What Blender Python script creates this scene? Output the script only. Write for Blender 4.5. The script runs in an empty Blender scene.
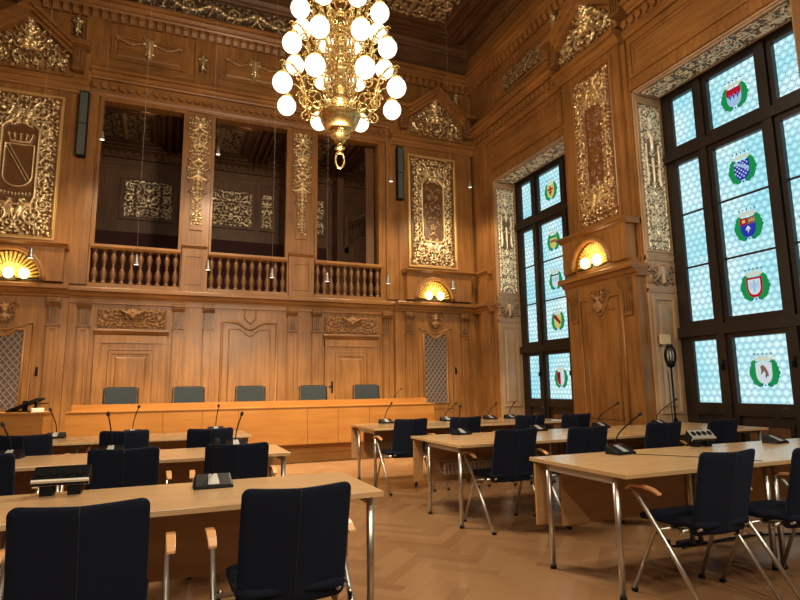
import bpy, bmesh, math, random
import numpy as np
from mathutils import Vector, Matrix, Euler
R = math.radians
PI = math.pi
random.seed(7)
SC = bpy.context.scene
COL = SC.collection

# ------------------------------------------------------------------ camera
cam_d = bpy.data.cameras.new('camera')
cam = bpy.data.objects.new('camera', cam_d); COL.objects.link(cam)
yaw, pit, rol = 0.39275, 0.15215, -0.01269
cy, sy, cp, sp, cr, sr = math.cos(yaw), math.sin(yaw), math.cos(pit), math.sin(pit), math.cos(rol), math.sin(rol)
Fw = Vector((sy*cp, cy*cp, sp)); Rt = Vector((cy, -sy, 0)); Up = Rt.cross(Fw)
rr = Rt*cr+Up*sr; uu = -Rt*sr+Up*cr
cam.matrix_world = Matrix(((rr.x, uu.x, -Fw.x, 0), (rr.y, uu.y, -Fw.y, 0), (rr.z, uu.z, -Fw.z, 1.27), (0, 0, 0, 1)))
cam_d.sensor_width = 36; cam_d.lens = 25.41; cam_d.clip_end = 100; cam_d.clip_start = .05
SC.camera = cam

# ------------------------------------------------------------------ world, exposure, lights
wd = bpy.data.worlds.new('world'); SC.world = wd; wd.use_nodes = True
wd.node_tree.nodes['Background'].inputs[0].default_value = (.75, .87, 1, 1)
wd.node_tree.nodes['Background'].inputs[1].default_value = .6
SC.view_settings.view_transform = 'Standard'; SC.view_settings.look = 'None'
SC.view_settings.gamma = 1; SC.view_settings.use_curve_mapping = False
SC.view_settings.exposure = 0.96
GLOBE = 1.5      # chandelier globes
PANE = .72       # window panes that emit the daylight
SPOT = 120        # hanging spotlights
SCONCE = 2.2       # bulbs in the lunettes

# ------------------------------------------------------------------ materials
def newmat(name):
    m = bpy.data.materials.new(name); m.use_nodes = True
    nt = m.node_tree; b = nt.nodes['Principled BSDF']
    return m, nt, b
def N(nt, t, **kw):
    n = nt.nodes.new(t)
    for k, v in kw.items(): setattr(n, k, v)
    return n
def plain(name, c, rough=.5, metal=0, spec=.5):
    m, nt, b = newmat(name)
    b.inputs['Base Color'].default_value = (*c, 1); b.inputs['Roughness'].default_value = rough
    b.inputs['Metallic'].default_value = metal; b.inputs['Specular IOR Level'].default_value = spec
    return m
def wood(name, c1, c2, sc, rough=.36, bump=.15, spec=.45, blotch=.3):
    m, nt, b = newmat(name); L = nt.links.new
    tc = N(nt, 'ShaderNodeTexCoord'); mp = N(nt, 'ShaderNodeMapping'); mp.inputs['Scale'].default_value = sc
    L(tc.outputs['Object'], mp.inputs[0])
    n1 = N(nt, 'ShaderNodeTexNoise'); n1.inputs['Scale'].default_value = 1; n1.inputs['Detail'].default_value = 6; n1.inputs['Roughness'].default_value = .62; n1.inputs['Distortion'].default_value = .4
    L(mp.outputs[0], n1.inputs['Vector'])
    n2 = N(nt, 'ShaderNodeTexNoise'); n2.inputs['Scale'].default_value = 1.1; n2.inputs['Detail'].default_value = 2
    L(tc.outputs['Object'], n2.inputs['Vector'])
    rp = N(nt, 'ShaderNodeValToRGB'); rp.color_ramp.elements[0].position = .3; rp.color_ramp.elements[1].position = .7
    rp.color_ramp.elements[0].color = (*c2, 1); rp.color_ramp.elements[1].color = (*c1, 1)
    L(n1.outputs[0], rp.inputs[0])
    mx = N(nt, 'ShaderNodeMix', data_type='RGBA', blend_type='MULTIPLY')
    mx.inputs[0].default_value = 1
    mr = N(nt, 'ShaderNodeMapRange'); mr.inputs[1].default_value = .3; mr.inputs[2].default_value = .7
    mr.inputs[3].default_value = 1-blotch; mr.inputs[4].default_value = 1+blotch*.4
    L(n2.outputs[0], mr.inputs[0]); L(rp.outputs[0], mx.inputs[6]); L(mr.outputs[0], mx.inputs[7])
    L(mx.outputs[2], b.inputs['Base Color'])
    b.inputs['Roughness'].default_value = rough; b.inputs['Specular IOR Level'].default_value = spec
    if bump:
        bp = N(nt, 'ShaderNodeBump'); bp.inputs['Strength'].default_value = bump; bp.inputs['Distance'].default_value = .004
        L(n1.outputs[0], bp.inputs['Height']); L(bp.outputs[0], b.inputs['Normal'])
    return m
OAK1, OAK2 = (.345, .160, .045), (.185, .076, .018)
M_V = wood('oak_upright', OAK1, OAK2, (16, 16, 1.1))
M_H = wood('oak_level', OAK1, OAK2, (1.1, 1.1, 22))
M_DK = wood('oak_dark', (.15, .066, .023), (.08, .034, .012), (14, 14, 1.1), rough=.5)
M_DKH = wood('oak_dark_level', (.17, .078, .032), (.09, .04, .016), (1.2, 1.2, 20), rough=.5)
M_CARV = wood('oak_carved', (.26, .125, .040), (.12, .052, .016), (9, 9, 5))
M_BENCH = wood('beech_orange', (.33, .148, .034), (.245, .100, .020), (1.3, 8, 16), rough=.35, bump=.05, blotch=.12)
M_TOP = wood('beech_top', (.58, .39, .21), (.46, .295, .14), (1.6, 34, 20), rough=.20, spec=.6, bump=.02, blotch=.12)
M_PANEL = wood('beech_panel', (.52, .30, .13), (.40, .215, .085), (1.5, 14, 14), rough=.35, bump=.03, blotch=.15)
M_ARM = plain('beech_arm', (.62, .33, .14), .3)
M_FABRIC = None
def fabric(name, c, c2, sc=420):
    m, nt, b = newmat(name); L = nt.links.new
    tc = N(nt, 'ShaderNodeTexCoord'); n = N(nt, 'ShaderNodeTexNoise'); n.inputs['Scale'].default_value = sc
    L(tc.outputs['Object'], n.inputs['Vector'])
    mx = N(nt, 'ShaderNodeMix', data_type='RGBA'); mx.inputs[6].default_value = (*c, 1); mx.inputs[7].default_value = (*c2, 1)
    L(n.outputs[0], mx.inputs[0]); L(mx.outputs[2], b.inputs['Base Color'])
    b.inputs['Roughness'].default_value = .85; b.inputs['Sheen Weight'].default_value = .03; b.inputs['Specular IOR Level'].default_value = .15; b.inputs['Sheen Tint'].default_value=(.35,.5,.9,1)
    bp = N(nt, 'ShaderNodeBump'); bp.inputs['Strength'].default_value = .2; bp.inputs['Distance'].default_value = .002
    L(n.outputs[0], bp.inputs['Height']); L(bp.outputs[0], b.inputs['Normal'])
    return m
M_FABRIC = fabric('navy_cloth', (.0032, .0045, .010), (.008, .0125, .027))
M_SEAM = plain('navy_piping', (.008, .009, .013), .8)
M_MESHB = fabric('grey_mesh', (.009, .013, .017), (.028, .036, .042), 160)
M_BLK = plain('black_plastic', (.005, .005, .006), .5, 0, .15)
M_BLKM = plain('black_foam', (.010, .010, .010), .9)
M_CHR = plain('chrome', (.62, .62, .60), .18, 1)
M_STEEL = plain('satin_steel', (.55, .55, .53), .32, 1)
M_LABEL = plain('silver_label', (.38, .39, .37), .45, .3)
M_WHITE = plain('white_plastic', (.75, .73, .66), .45)
M_GREYW = plain('light_grey_wire', (.55, .55, .52), .4)
M_STEELD = plain('dim_steel', (.42, .41, .40), .35, .8)
M_WIRE = plain('dull_wire', (.22, .18, .14), .6)
M_SPK = plain('speaker_grille', (.065, .08, .075), .7)
M_FRAME = wood('window_frame_wood', (.026, .016, .012), (.012, .008, .006), (12, 12, 2), rough=.4)
M_MAROON = plain('maroon_cloth', (.045, .012, .012), .9)
M_PAPER = plain('paper', (.8, .78, .72), .7)
def brassmat(name, c, rough, metal=1.0):
    m, nt, b = newmat(name); L = nt.links.new
    tc = N(nt, 'ShaderNodeTexCoord'); n = N(nt, 'ShaderNodeTexNoise'); n.inputs['Scale'].default_value = 30
    L(tc.outputs['Object'], n.inputs['Vector'])
    mr = N(nt, 'ShaderNodeMapRange'); mr.inputs[3].default_value = rough*.7; mr.inputs[4].default_value = rough*1.4
    L(n.outputs[0], mr.inputs[0]); L(mr.outputs[0], b.inputs['Roughness'])
    b.inputs['Base Color'].default_value = (*c, 1); b.inputs['Metallic'].default_value = metal
    return m
M_BRASS = brassmat('polished_brass', (.72, .53, .22), .27)
def giltmat(name, base1, base2, gold, lo, hi, gmetal=.75, rough=.34):
    m, nt, b = newmat(name); L = nt.links.new
    at = N(nt, 'ShaderNodeAttribute'); at.attribute_name = 'gilt'
    tc = N(nt, 'ShaderNodeTexCoord'); n = N(nt, 'ShaderNodeTexNoise'); n.inputs['Scale'].default_value = 14; n.inputs['Detail'].default_value = 3
    L(tc.outputs['Object'], n.inputs['Vector'])
    ad = N(nt, 'ShaderNodeMath', operation='MULTIPLY_ADD'); ad.inputs[1].default_value = .5; 
    L(n.outputs[0], ad.inputs[0]); L(at.outputs['Fac'], ad.inputs[2])
    mr = N(nt, 'ShaderNodeMapRange', interpolation_type='SMOOTHSTEP'); mr.inputs[1].default_value = lo+.25; mr.inputs[2].default_value = hi+.25
    L(ad.outputs[0], mr.inputs[0])
    mb = N(nt, 'ShaderNodeMix', data_type='RGBA'); mb.inputs[6].default_value = (*base1, 1); mb.inputs[7].default_value = (*base2, 1)
    L(n.outputs[0], mb.inputs[0])
    mx = N(nt, 'ShaderNodeMix', data_type='RGBA'); mx.inputs[7].default_value = (*gold, 1)
    L(mr.outputs[0], mx.inputs[0]); L(mb.outputs[2], mx.inputs[6]); L(mx.outputs[2], b.inputs['Base Color'])
    mm = N(nt, 'ShaderNodeMath', operation='MULTIPLY'); mm.inputs[1].default_value = gmetal
    L(mr.outputs[0], mm.inputs[0]); L(mm.outputs[0], b.inputs['Metallic'])
    b.inputs['Roughness'].default_value = rough
    return m
G_WALL = giltmat('gilded_oak', (.17, .072, .020), (.09, .038, .011), (.85, .68, .38), .24, .64)
G_PIER = giltmat('oak_touched_with_gilt', (.22, .088, .022), (.12, .046, .013), (.80, .58, .28), .42, .88)
G_CREAM = giltmat('pale_gilt', (.30, .20, .12), (.16, .11, .065), (.92, .84, .62), .10, .42, gmetal=.35)
G_FIG = giltmat('figure_gilt', (.10, .05, .02), (.06, .03, .012), (.60, .46, .26), .3, .8)
G_SOFF = giltmat('pale_gilt_soffit', (.26, .17, .10), (.12, .08, .045), (.90, .84, .64), .30, .62, gmetal=.3)
G_DARK = giltmat('dark_gilt', (.085, .045, .02), (.05, .026, .012), (.62, .48, .27), .30, .75)
G_WOOD = giltmat('carved_oak', (.22, .105, .034), (.13, .057, .018), (.31, .16, .056), .1, .8, gmetal=0, rough=.45)
def emis(name, c, s):
    m = bpy.data.materials.new(name); m.use_nodes = True; nt = m.node_tree; nt.nodes.clear()
    e = nt.nodes.new('ShaderNodeEmission'); o = nt.nodes.new('ShaderNodeOutputMaterial')
    e.inputs[0].default_value = (*c, 1); e.inputs[1].default_value = s; nt.links.new(e.outputs[0], o.inputs[0])
    return m
M_GLOBE = emis('lit_opal_globe', (1, .80, .56), GLOBE)
M_BULB = emis('lit_bulb', (1, .72, .30), 3.2)
M_GLOW = emis('lit_lens', (1, .85, .6), 1.5)
def glassmat(name, col, line, strength, ax=1):
    # leaded roundels in a honeycomb, daylight emitted by the pane itself
    m = bpy.data.materials.new(name); m.use_nodes = True; nt = m.node_tree; nt.nodes.clear(); L = nt.links.new
    tc = N(nt, 'ShaderNodeTexCoord'); sp = N(nt, 'ShaderNodeSeparateXYZ'); L(tc.outputs['Object'], sp.inputs[0])
    def M(op, a, b=None, c=None):
        n = N(nt, 'ShaderNodeMath', operation=op)
        for i, v in enumerate((a, b, c)):
            if v is None: continue
            if isinstance(v, (int, float)): n.inputs[i].default_value = v
            else: L(v, n.inputs[i])
        return n.outputs[0]
    px, pz = .108, .187
    u, v = sp.outputs[ax], sp.outputs[2]
    def cell(off):
        a = M('SUBTRACT', M('FLOORED_MODULO', M('ADD', u, off*px), px), px/2)
        b_ = M('SUBTRACT', M('FLOORED_MODULO', M('ADD', v, off*pz), pz), pz/2)
        b_ = M('MULTIPLY', b_, .93)
        return M('SQRT', M('ADD', M('MULTIPLY', a, a), M('MULTIPLY', b_, b_)))
    d1, d2 = cell(0), cell(.5)
    df = M('ABSOLUTE', M('SUBTRACT', d1, d2)); dm = M('MINIMUM', d1, d2)
    lead = M('LESS_THAN', df, .010)
    edge = M('GREATER_THAN', dm, .051)
    ring = M('LESS_THAN', M('ABSOLUTE', M('SUBTRACT', dm, .036)), .0045)
    ln = M('MAXIMUM', M('MAXIMUM', lead, edge), M('MULTIPLY', ring, .75))
    n = N(nt, 'ShaderNodeTexNoise'); n.inputs['Scale'].default_value = 1.3; n.inputs['Detail'].default_value = 1; L(tc.outputs['Object'], n.inputs['Vector'])
    mr = N(nt, 'ShaderNodeMapRange'); mr.inputs[1].default_value = .35; mr.inputs[2].default_value = .65; L(n.outputs[0], mr.inputs[0])
    m0 = N(nt, 'ShaderNodeMix', data_type='RGBA'); m0.inputs[6].default_value = (*col, 1); m0.inputs[7].default_value = (.62, .80, .82, 1)
    L(mr.outputs[0], m0.inputs[0])
    mx = N(nt, 'ShaderNodeMix', data_type='RGBA'); mx.inputs[7].default_value = (*line, 1)
    L(ln, mx.inputs[0]); L(m0.outputs[2], mx.inputs[6])
    e = N(nt, 'ShaderNodeEmission'); e.inputs[1].default_value = strength; L(mx.outputs[2], e.inputs[0])
    g = N(nt, 'ShaderNodeBsdfGlossy'); g.inputs['Roughness'].default_value = .15
    ms = N(nt, 'ShaderNodeMixShader'); ms.inputs[0].default_value = .05; L(e.outputs[0], ms.inputs[1]); L(g.outputs[0], ms.inputs[2])
    o = N(nt, 'ShaderNodeOutputMaterial'); L(ms.outputs[0], o.inputs[0])
    return m
M_PANE = glassmat('leaded_glass', (.34, .68, .76), (.13, .32, .38), PANE)
CR = {k: emis('glass_'+k, c, .38) for k, c in dict(red=(.55, .012, .03), blue=(.03, .05, .48), green=(.015, .34, .09),
      white=(.80, .92, .98), gold=(.80, .66, .20), brown=(.30, .15, .09), black=(.03, .03, .03), sky=(.45, .68, .95), cream=(.80, .85, .66)).items()}

# ------------------------------------------------------------------ mesh builder
BACK = lambda u, w, z: (u, 12-w, z)
RIGHT = lambda u, w, z: (7-w, u, z)
LEFT = lambda u, w, z: (-3.95+w, u, z)
REAR = lambda u, w, z: (u, -5+w, z)
GALL = lambda u, w, z: (u, 15-w, z)
def REV(Y): return lambda u, w, z: (7+u, Y-w, z)        # face of a window reveal looking back at the room
ID = lambda x, y, z: (x, y, z)
class MB:
    def __init__(s, fr=ID): s.v = []; s.f = []; s.m = []; s.s = []; s.fr = fr; s.att = None
    def add(s, vs, fs, mi=0, sm=False):
        o = len(s.v); s.v += [s.fr(*p) for p in vs]
        s.f += [tuple(i+o for i in f) for f in fs]; s.m += [mi]*len(fs); s.s += [sm]*len(fs)
        return s
    def box(s, x0, x1, y0, y1, z0, z1, mi=0):
        v = [(x, y, z) for x in (x0, x1) for y in (y0, y1) for z in (z0, z1)]
        return s.add(v, [(0, 1, 3, 2), (4, 6, 7, 5), (0, 4, 5, 1), (2, 3, 7, 6), (0, 2, 6, 4), (1, 5, 7, 3)], mi)
    def prism(s, poly, w0, w1, mi=0):                   # polygon in (u,z), thick in w
        n = len(poly); v = [(a, w0, b) for a, b in poly]+[(a, w1, b) for a, b in poly]
        f = [tuple(range(n)), tuple(range(2*n-1, n-1, -1))]+[(i, (i+1) % n, n+(i+1) % n, n+i) for i in range(n)]
        return s.add(v, f, mi)
    def prof(s, pr, u0, u1, mi=0):                      # profile [(w,z)] swept along u
        n = len(pr); v = [(u0, a, b) for a, b in pr]+[(u1, a, b) for a, b in pr]
        f = [tuple(range(n)), tuple(range(2*n-1, n-1, -1))]+[(i, (i+1) % n, n+(i+1) % n, n+i) for i in range(n)]
        return s.add(v, f, mi)
    def lathe(s, pr, c=(0, 0, 0), n=16, mi=0, sm=True, a0=0, a1=2*PI, close=True):
        full = abs(a1-a0-2*PI) < 1e-6; k = n if full else n+1
        v = []
        for r, z in pr:
            for i in range(k):
                a = a0+(a1-a0)*i/n; v.append((c[0]+r*math.cos(a), c[1]+r*math.sin(a), c[2]+z))
        f = []
        for j in range(len(pr)-1):
            for i in range(k if full else k-1):
                i2 = (i+1) % k; f.append((j*k+i, j*k+i2, (j+1)*k+i2, (j+1)*k+i))
        if full and close:
            if pr[0][0] > 1e-4: f.append(tuple(range(k))[::-1])
            if pr[-1][0] > 1e-4: f.append(tuple(range((len(pr)-1)*k, len(pr)*k)))
        return s.add(v, f, mi, sm)
    def tube(s, pts, r, n=8, mi=0, closed=False, sm=True):
        P = [Vector(p) for p in pts]; m = len(P); rs = r if isinstance(r, (list, tuple)) else [r]*m
        v = []; up = None
        for i, p in enumerate(P):
            if closed: t = P[(i+1) % m]-P[i-1]
            else: t = P[min(i+1, m-1)]-P[max(i-1, 0)]
            t.normalize()
            if up is None:
                up = Vector((0, 0, 1)) if abs(t.z) < .9 else Vector((1, 0, 0))
            a = t.cross(up).normalized(); up = a.cross(t).normalized()
            for k in range(n):
                q = 2*PI*k/n; v.append(tuple(p+(a*math.cos(q)+up*math.sin(q))*rs[i]))
        f = []
        for i in range(m if closed else m-1):
            j = (i+1) % m
            for k in range(n): f.append((i*n+k, i*n+(k+1) % n, j*n+(k+1) % n, j*n+k))
        if not closed: f += [tuple(range(n))[::-1], tuple(range((m-1)*n, m*n))]
        return s.add(v, f, mi, sm)
    def ball(s, c, r, sc=(1, 1, 1), n=12, m=8, mi=0):
        v = [(c[0], c[1], c[2]-r*sc[2])]
        for j in range(1, m):
            a = -PI/2+PI*j/m
            for i in range(n):
                b = 2*PI*i/n; v.append((c[0]+r*sc[0]*math.cos(a)*math.cos(b), c[1]+r*sc[1]*math.cos(a)*math.sin(b), c[2]+r*sc[2]*math.sin(a)))
        v.append((c[0], c[1], c[2]+r*sc[2])); f = [(0, 1+(i+1) % n, 1+i) for i in range(n)]
        for j in range(m-2):
            for i in range(n):
                f.append((1+j*n+i, 1+j*n+(i+1) % n, 1+(j+1)*n+(i+1) % n, 1+(j+1)*n+i))
        t = len(v)-1; f += [(t, 1+(m-2)*n+i, 1+(m-2)*n+(i+1) % n) for i in range(n)]
        return s.add(v, f, mi, True)
    def pad(s, a, b, r, th, fn, nx=12, nz=12):          # cushion: rounded rectangle a x b (half sizes), thickness th, placed by fn(x,z,offset)
        def cor(x, z):
            dx = abs(x)-(a-r); dz = abs(z)-(b-r)
            if dx > 0 and dz > 0:
                k = max(dx, dz)/math.hypot(dx, dz); return (math.copysign(a-r+dx*k, x), math.copysign(b-r+dz*k, z))
            return (x, z)
        def ax(h, n):
            k = max(2, 3); o = [-h+r*i/k for i in range(k)]; c = [-(h-r)+2*(h-r)*i/(n) for i in range(n+1)]
            return o+c+[-q for q in reversed(o)]
        X, Z = ax(a, nx), ax(b, nz); nX, nZ = len(X), len(Z); v = []
        for sd in (1, -1):
            for z in Z:
                for x in X:
                    e = min(a-abs(x), b-abs(z)); t = th/2*(.45+.55*min(1, (e/(r*.8)))**.5 if e > 0 else .45)
                    q = cor(x, z); v.append(fn(q[0], q[1], sd*t))
        f = []
        K = nX*nZ
        for j in range(nZ-1):
            for i in range(nX-1):
                q = (j*nX+i, j*nX+i+1, (j+1)*nX+i+1, (j+1)*nX+i); f.append(q); f.append(tuple(K+w for w in reversed(q)))
        rim = [i for i in range(nX)]+[j*nX+nX-1 for j in range(1, nZ)]+[(nZ-1)*nX+i for i in range(nX-2, -1, -1)]+[j*nX for j in range(nZ-2, 0, -1)]
        for i in range(len(rim)):
            p, q = rim[i], rim[(i+1) % len(rim)]; f.append((q, p, K+p, K+q))
        return s.add(v, f, 0, True)
    def build(s, name, mat, parent=None, bevel=0, loc=None, fix=True):
        me = bpy.data.meshes.new(name); me.from_pydata(s.v, [], s.f)
        ms = mat if isinstance(mat, (list, tuple)) else [mat]
        for q in ms: me.materials.append(q)
        me.polygons.foreach_set('material_index', s.m); me.polygons.foreach_set('use_smooth', s.s)
        if fix:
            bm = bmesh.new(); bm.from_mesh(me); bmesh.ops.recalc_face_normals(bm, faces=bm.faces); bm.to_mesh(me); bm.free()
        if s.att is not None:
            at = me.attributes.new('gilt', 'FLOAT', 'POINT'); at.data.foreach_set('value', s.att)
        me.update()
        o = bpy.data.objects.new(name, me); COL.objects.link(o)
        if parent is not None: o.parent = parent
        if loc: o.location = loc
        if bevel:
            md = o.modifiers.new('bevel', 'BEVEL'); md.width = bevel; md.segments = 2; md.limit_method = 'ANGLE'; md.angle_limit = R(40)
        return o
def tag(o, label=None, cat=None, group=None, kind=None):
    for k, v in (('label', label), ('category', cat), ('group', group), ('kind', kind)):
        if v: o[k] = v
    return o
def empty(name, loc=(0, 0, 0), rz=0, label=None, cat=None, group=None):
    o = bpy.data.objects.new(name, None); COL.objects.link(o); o.location = loc; o.rotation_euler = (0, 0, rz)
    o.empty_display_size = .1
    return tag(o, label, cat, group)
KIDS = {}
def copy_tree(o, parent=None):
    c = o.copy(); COL.objects.link(c)
    if parent is not None: c.parent = parent
    for ch in list(o.children): copy_tree(ch, c)
    return c

# ------------------------------------------------------------------ carved relief
class Relief:
    def __init__(s, W, H, seed=1): s.W, s.H = W, H; s.p = []; s.rg = random.Random(seed)
    def st(s, pts, r0, r1=None, h=1.0):
        if r1 is None: r1 = r0
        n = len(pts)
        # densify
        for i in range(n-1):
            (x0, y0), (x1, y1) = pts[i], pts[i+1]; d = math.hypot(x1-x0, y1-y0)
            k = max(1, int(d/(max(r0, r1)*.6)+.5))
            for j in range(k):
                t = j/k; g = (i+t)/(n-1); s.p.append((x0+(x1-x0)*t, y0+(y1-y0)*t, r0+(r1-r0)*g, h))
        s.p.append((pts[-1][0], pts[-1][1], r1, h))
    def dot(s, x, y, r, h=1.0): s.p.append((x, y, r, h))
    def leaf(s, x, y, a, L, r, curl=.8):
        pts = []; q = a
        for i in range(6): pts.append((x, y)); x += L/5*math.cos(q); y += L/5*math.sin(q); q += curl/5
        s.st(pts, r, r*.25)
    def spiral(s, cx, cy, Rr, a0, d, turns=1.35, r=None, leaves=True):
        r = r or Rr*.13; pts = []; n = 26
        for i in range(n):
            t = i/(n-1); q = a0+d*turns*2*PI*t; ra = Rr*(1-t)**.85+Rr*.06
            pts.append((cx+ra*math.cos(q), cy+ra*math.sin(q)))
        s.st(pts, r, r*.6); s.dot(cx, cy, r*1.9)
        if leaves:
            for i in range(1, n-8, 3):
                (x, y), (x2, y2) = pts[i], pts[i+1]; t = math.atan2(y2-y, x2-x)
                s.leaf(x, y, t-d*R(55), Rr*.42, r*.8, d*1.3)
                if i > 6: s.leaf(x, y, t+d*R(50), Rr*.25, r*.6, -d*1.0)
    def mirror(s): s.p += [(-x, y, r, h) for x, y, r, h in s.p]
    def fill(s, cell, stem=True):
        W, H, rg = s.W, s.H, s.rg
        nu = max(1, round(W/2/cell)); nv = max(1, round(H/cell)); cu, cv = W/2/nu, H/nv
        for j in range(nv):
            for i in range(nu):
                cx = (i+.5)*cu; cyy = -H/2+(j+.5)*cv; d = 1 if (i+j) % 2 else -1; Rr = .40*min(cu, cv)
                s.spiral(cx, cyy, Rr, PI+d*rg.uniform(.4, 1.1), d, rg.uniform(1.1, 1.5))
                for sx in (-1, 1):
                    for sz in (-1, 1):
                        x, y = cx+sx*cu*.36, cyy+sz*cv*.36
                        s.leaf(x, y, rg.uniform(0, 6.28), Rr*.7, Rr*.12, rg.uniform(-2, 2))
                if cv > cu*1.3 or cu > cv*1.3:
                    for k in (-1, 1):
                        x, y = (cx, cyy+k*cv*.38) if cv > cu else (cx+k*cu*.4, cyy)
                        s.leaf(x, y, rg.uniform(0, 6.28), Rr*.6, Rr*.12, 1.5)
        if stem:
            y = -H/2+.03*H; k = 0
            while y < H/2-.02*H:
                L = min(cell, H)*.3; s.dot(0, y, .11*cell*(1+.6*(k % 2))); s.leaf(0, y, R(60), L*.6, .05*cell, -1); y += L*.5; k += 1
        s.mirror()
    def heights(s, res, amp):
        nx = int(s.W/res)+1; ny = int(s.H/res)+1
        X, Y = np.meshgrid(np.linspace(-s.W/2, s.W/2, nx), np.linspace(-s.H/2, s.H/2, ny))
        h = np.zeros_like(X); dx = s.W/(nx-1); dy = s.H/(ny-1)
        for x, y, r, hh in s.p:
            i0 = max(0, int((x-r+s.W/2)/dx)); i1 = min(nx, int((x+r+s.W/2)/dx)+2)
            j0 = max(0, int((y-r+s.H/2)/dy)); j1 = min(ny, int((y+r+s.H/2)/dy)+2)
            if i1 <= i0 or j1 <= j0: continue
            d2 = (X[j0:j1, i0:i1]-x)**2+(Y[j0:j1, i0:i1]-y)**2
            q = np.sqrt(np.maximum(0, 1-d2/(r*r)))*hh*min(1.0, .45+r/(.04))
            np.maximum(h[j0:j1, i0:i1], q, out=h[j0:j1, i0:i1])
        return X, Y, h
    def dense(s, step, r, skip=None, h=.62):
        # small overlapping leaves between the scrolls, symmetric about the centre line
        y = -s.H/2+step*.4; rg = s.rg
        while y < s.H/2-step*.3:
            x = step*.3
            while x < s.W/2-step*.3:
                a, b = x+rg.uniform(-.3, .3)*step, y+rg.uniform(-.3, .3)*step
                if not (skip and skip(a, b)):
                    q = rg.uniform(0, 6.28); L = step*rg.uniform(.8, 1.5); c = rg.uniform(-2.2, 2.2); pts = []; X, Y = a, b
                    for i in range(5): pts.append((X, Y)); X += L/4*math.cos(q); Y += L/4*math.sin(q); q += c/4
                    s.p += [(x_*sg, y_, r*(1-.18*i), h*rg.uniform(.7, 1.2)) for i, (x_, y_) in enumerate(pts) for sg in (1, -1)]
                x += step
            y += step
        return s
    def make(s, name, mat, fr, uc, w0, zc, parent=None, res=.014, amp=.045, mask=None, gk=1.0):
        X, Y, h = s.heights(res, amp)
        hm = h.max() or 1; g = np.clip(h/hm*gk*1.2, 0, 1)
        edge = (np.abs(X) < s.W/2-.001) & (np.abs(Y) < s.H/2-.001)
        hh = np.where(edge, h/hm*amp, 0)
        ny, nx = X.shape; mb = MB(fr)
        keep = np.ones_like(X, bool) if mask is None else mask(X, Y, h)
        idx = -np.ones(X.shape, int); vs = []; gs = []
        for j in range(ny):
            for i in range(nx):
                if keep[j, i]: idx[j, i] = len(vs); vs.append((uc+X[j, i], w0+hh[j, i], zc+Y[j, i])); gs.append(g[j, i])
        fs = []
        for j in range(ny-1):
            for i in range(nx-1):
                q = (idx[j, i], idx[j, i+1], idx[j+1, i+1], idx[j+1, i])
                if min(q) >= 0: fs.append(q)
        # rim so that the carving is a solid block
        mb.add(vs, fs, 0, True); nt = len(vs)
        cnt = {}
        for q in fs:
            for k in range(4):
                e = (q[k], q[(k+1) % 4]); r_ = (e[1], e[0])
                if r_ in cnt: del cnt[r_]
                else: cnt[e] = 1
        low = {}; ex = []; ef = []
        for a, b in cnt:
            for p in (a, b):
                if p not in low: low[p] = nt+len(ex); ex.append((vs[p][0], w0-.02, vs[p][2])); gs.append(gs[p])
            ef.append((a, b, low[b], low[a]))
        mb.v += [fr(*p) for p in ex]; mb.f += ef; mb.m += [0]*len(ef); mb.s += [False]*len(ef)
        mb.att = gs
        return mb.build(name, mat, parent, fix=False)
def frame_rect(mb, u0, u1, z0, z1, t, w0, w1):
    mb.box(u0, u1, w0, w1, z1-t, z1); mb.box(u0, u1, w0, w1, z0, z0+t)
    mb.box(u0, u0+t, w0, w1, z0+t, z1-t); mb.box(u1-t, u1, w0, w1, z0+t, z1-t)
    return mb
def raised_panel(fr, u0, u1, z0, z1, w, parent, mat=None, name='wood_panel', t=.05):
    mb = MB(fr); frame_rect(mb, u0, u1, z0, z1, t, w-.01, w+.03)
    i = t+.05; a = (u0+i, z0+i, u1-i, z1-i); k = .035
    v = [(a[0], w, a[1]), (a[2], w, a[1]), (a[2], w, a[3]), (a[0], w, a[3]), (a[0]+k, w+.022, a[1]+k), (a[2]-k, w+.022, a[1]+k), (a[2]-k, w+.022, a[3]-k), (a[0]+k, w+.022, a[3]-k)]
    mb.add(v, [(0, 1, 5, 4), (1, 2, 6, 5), (2, 3, 7, 6), (3, 0, 4, 7), (4, 5, 6, 7)])
    return mb.build(name, mat or M_V, parent)

# ------------------------------------------------------------------ room shell
def struct(o): o['kind'] = 'structure'; return o
XL, XR, YB, YR, ZC = -3.95, 7.0, 12.0, -5.0, 10.0
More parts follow.
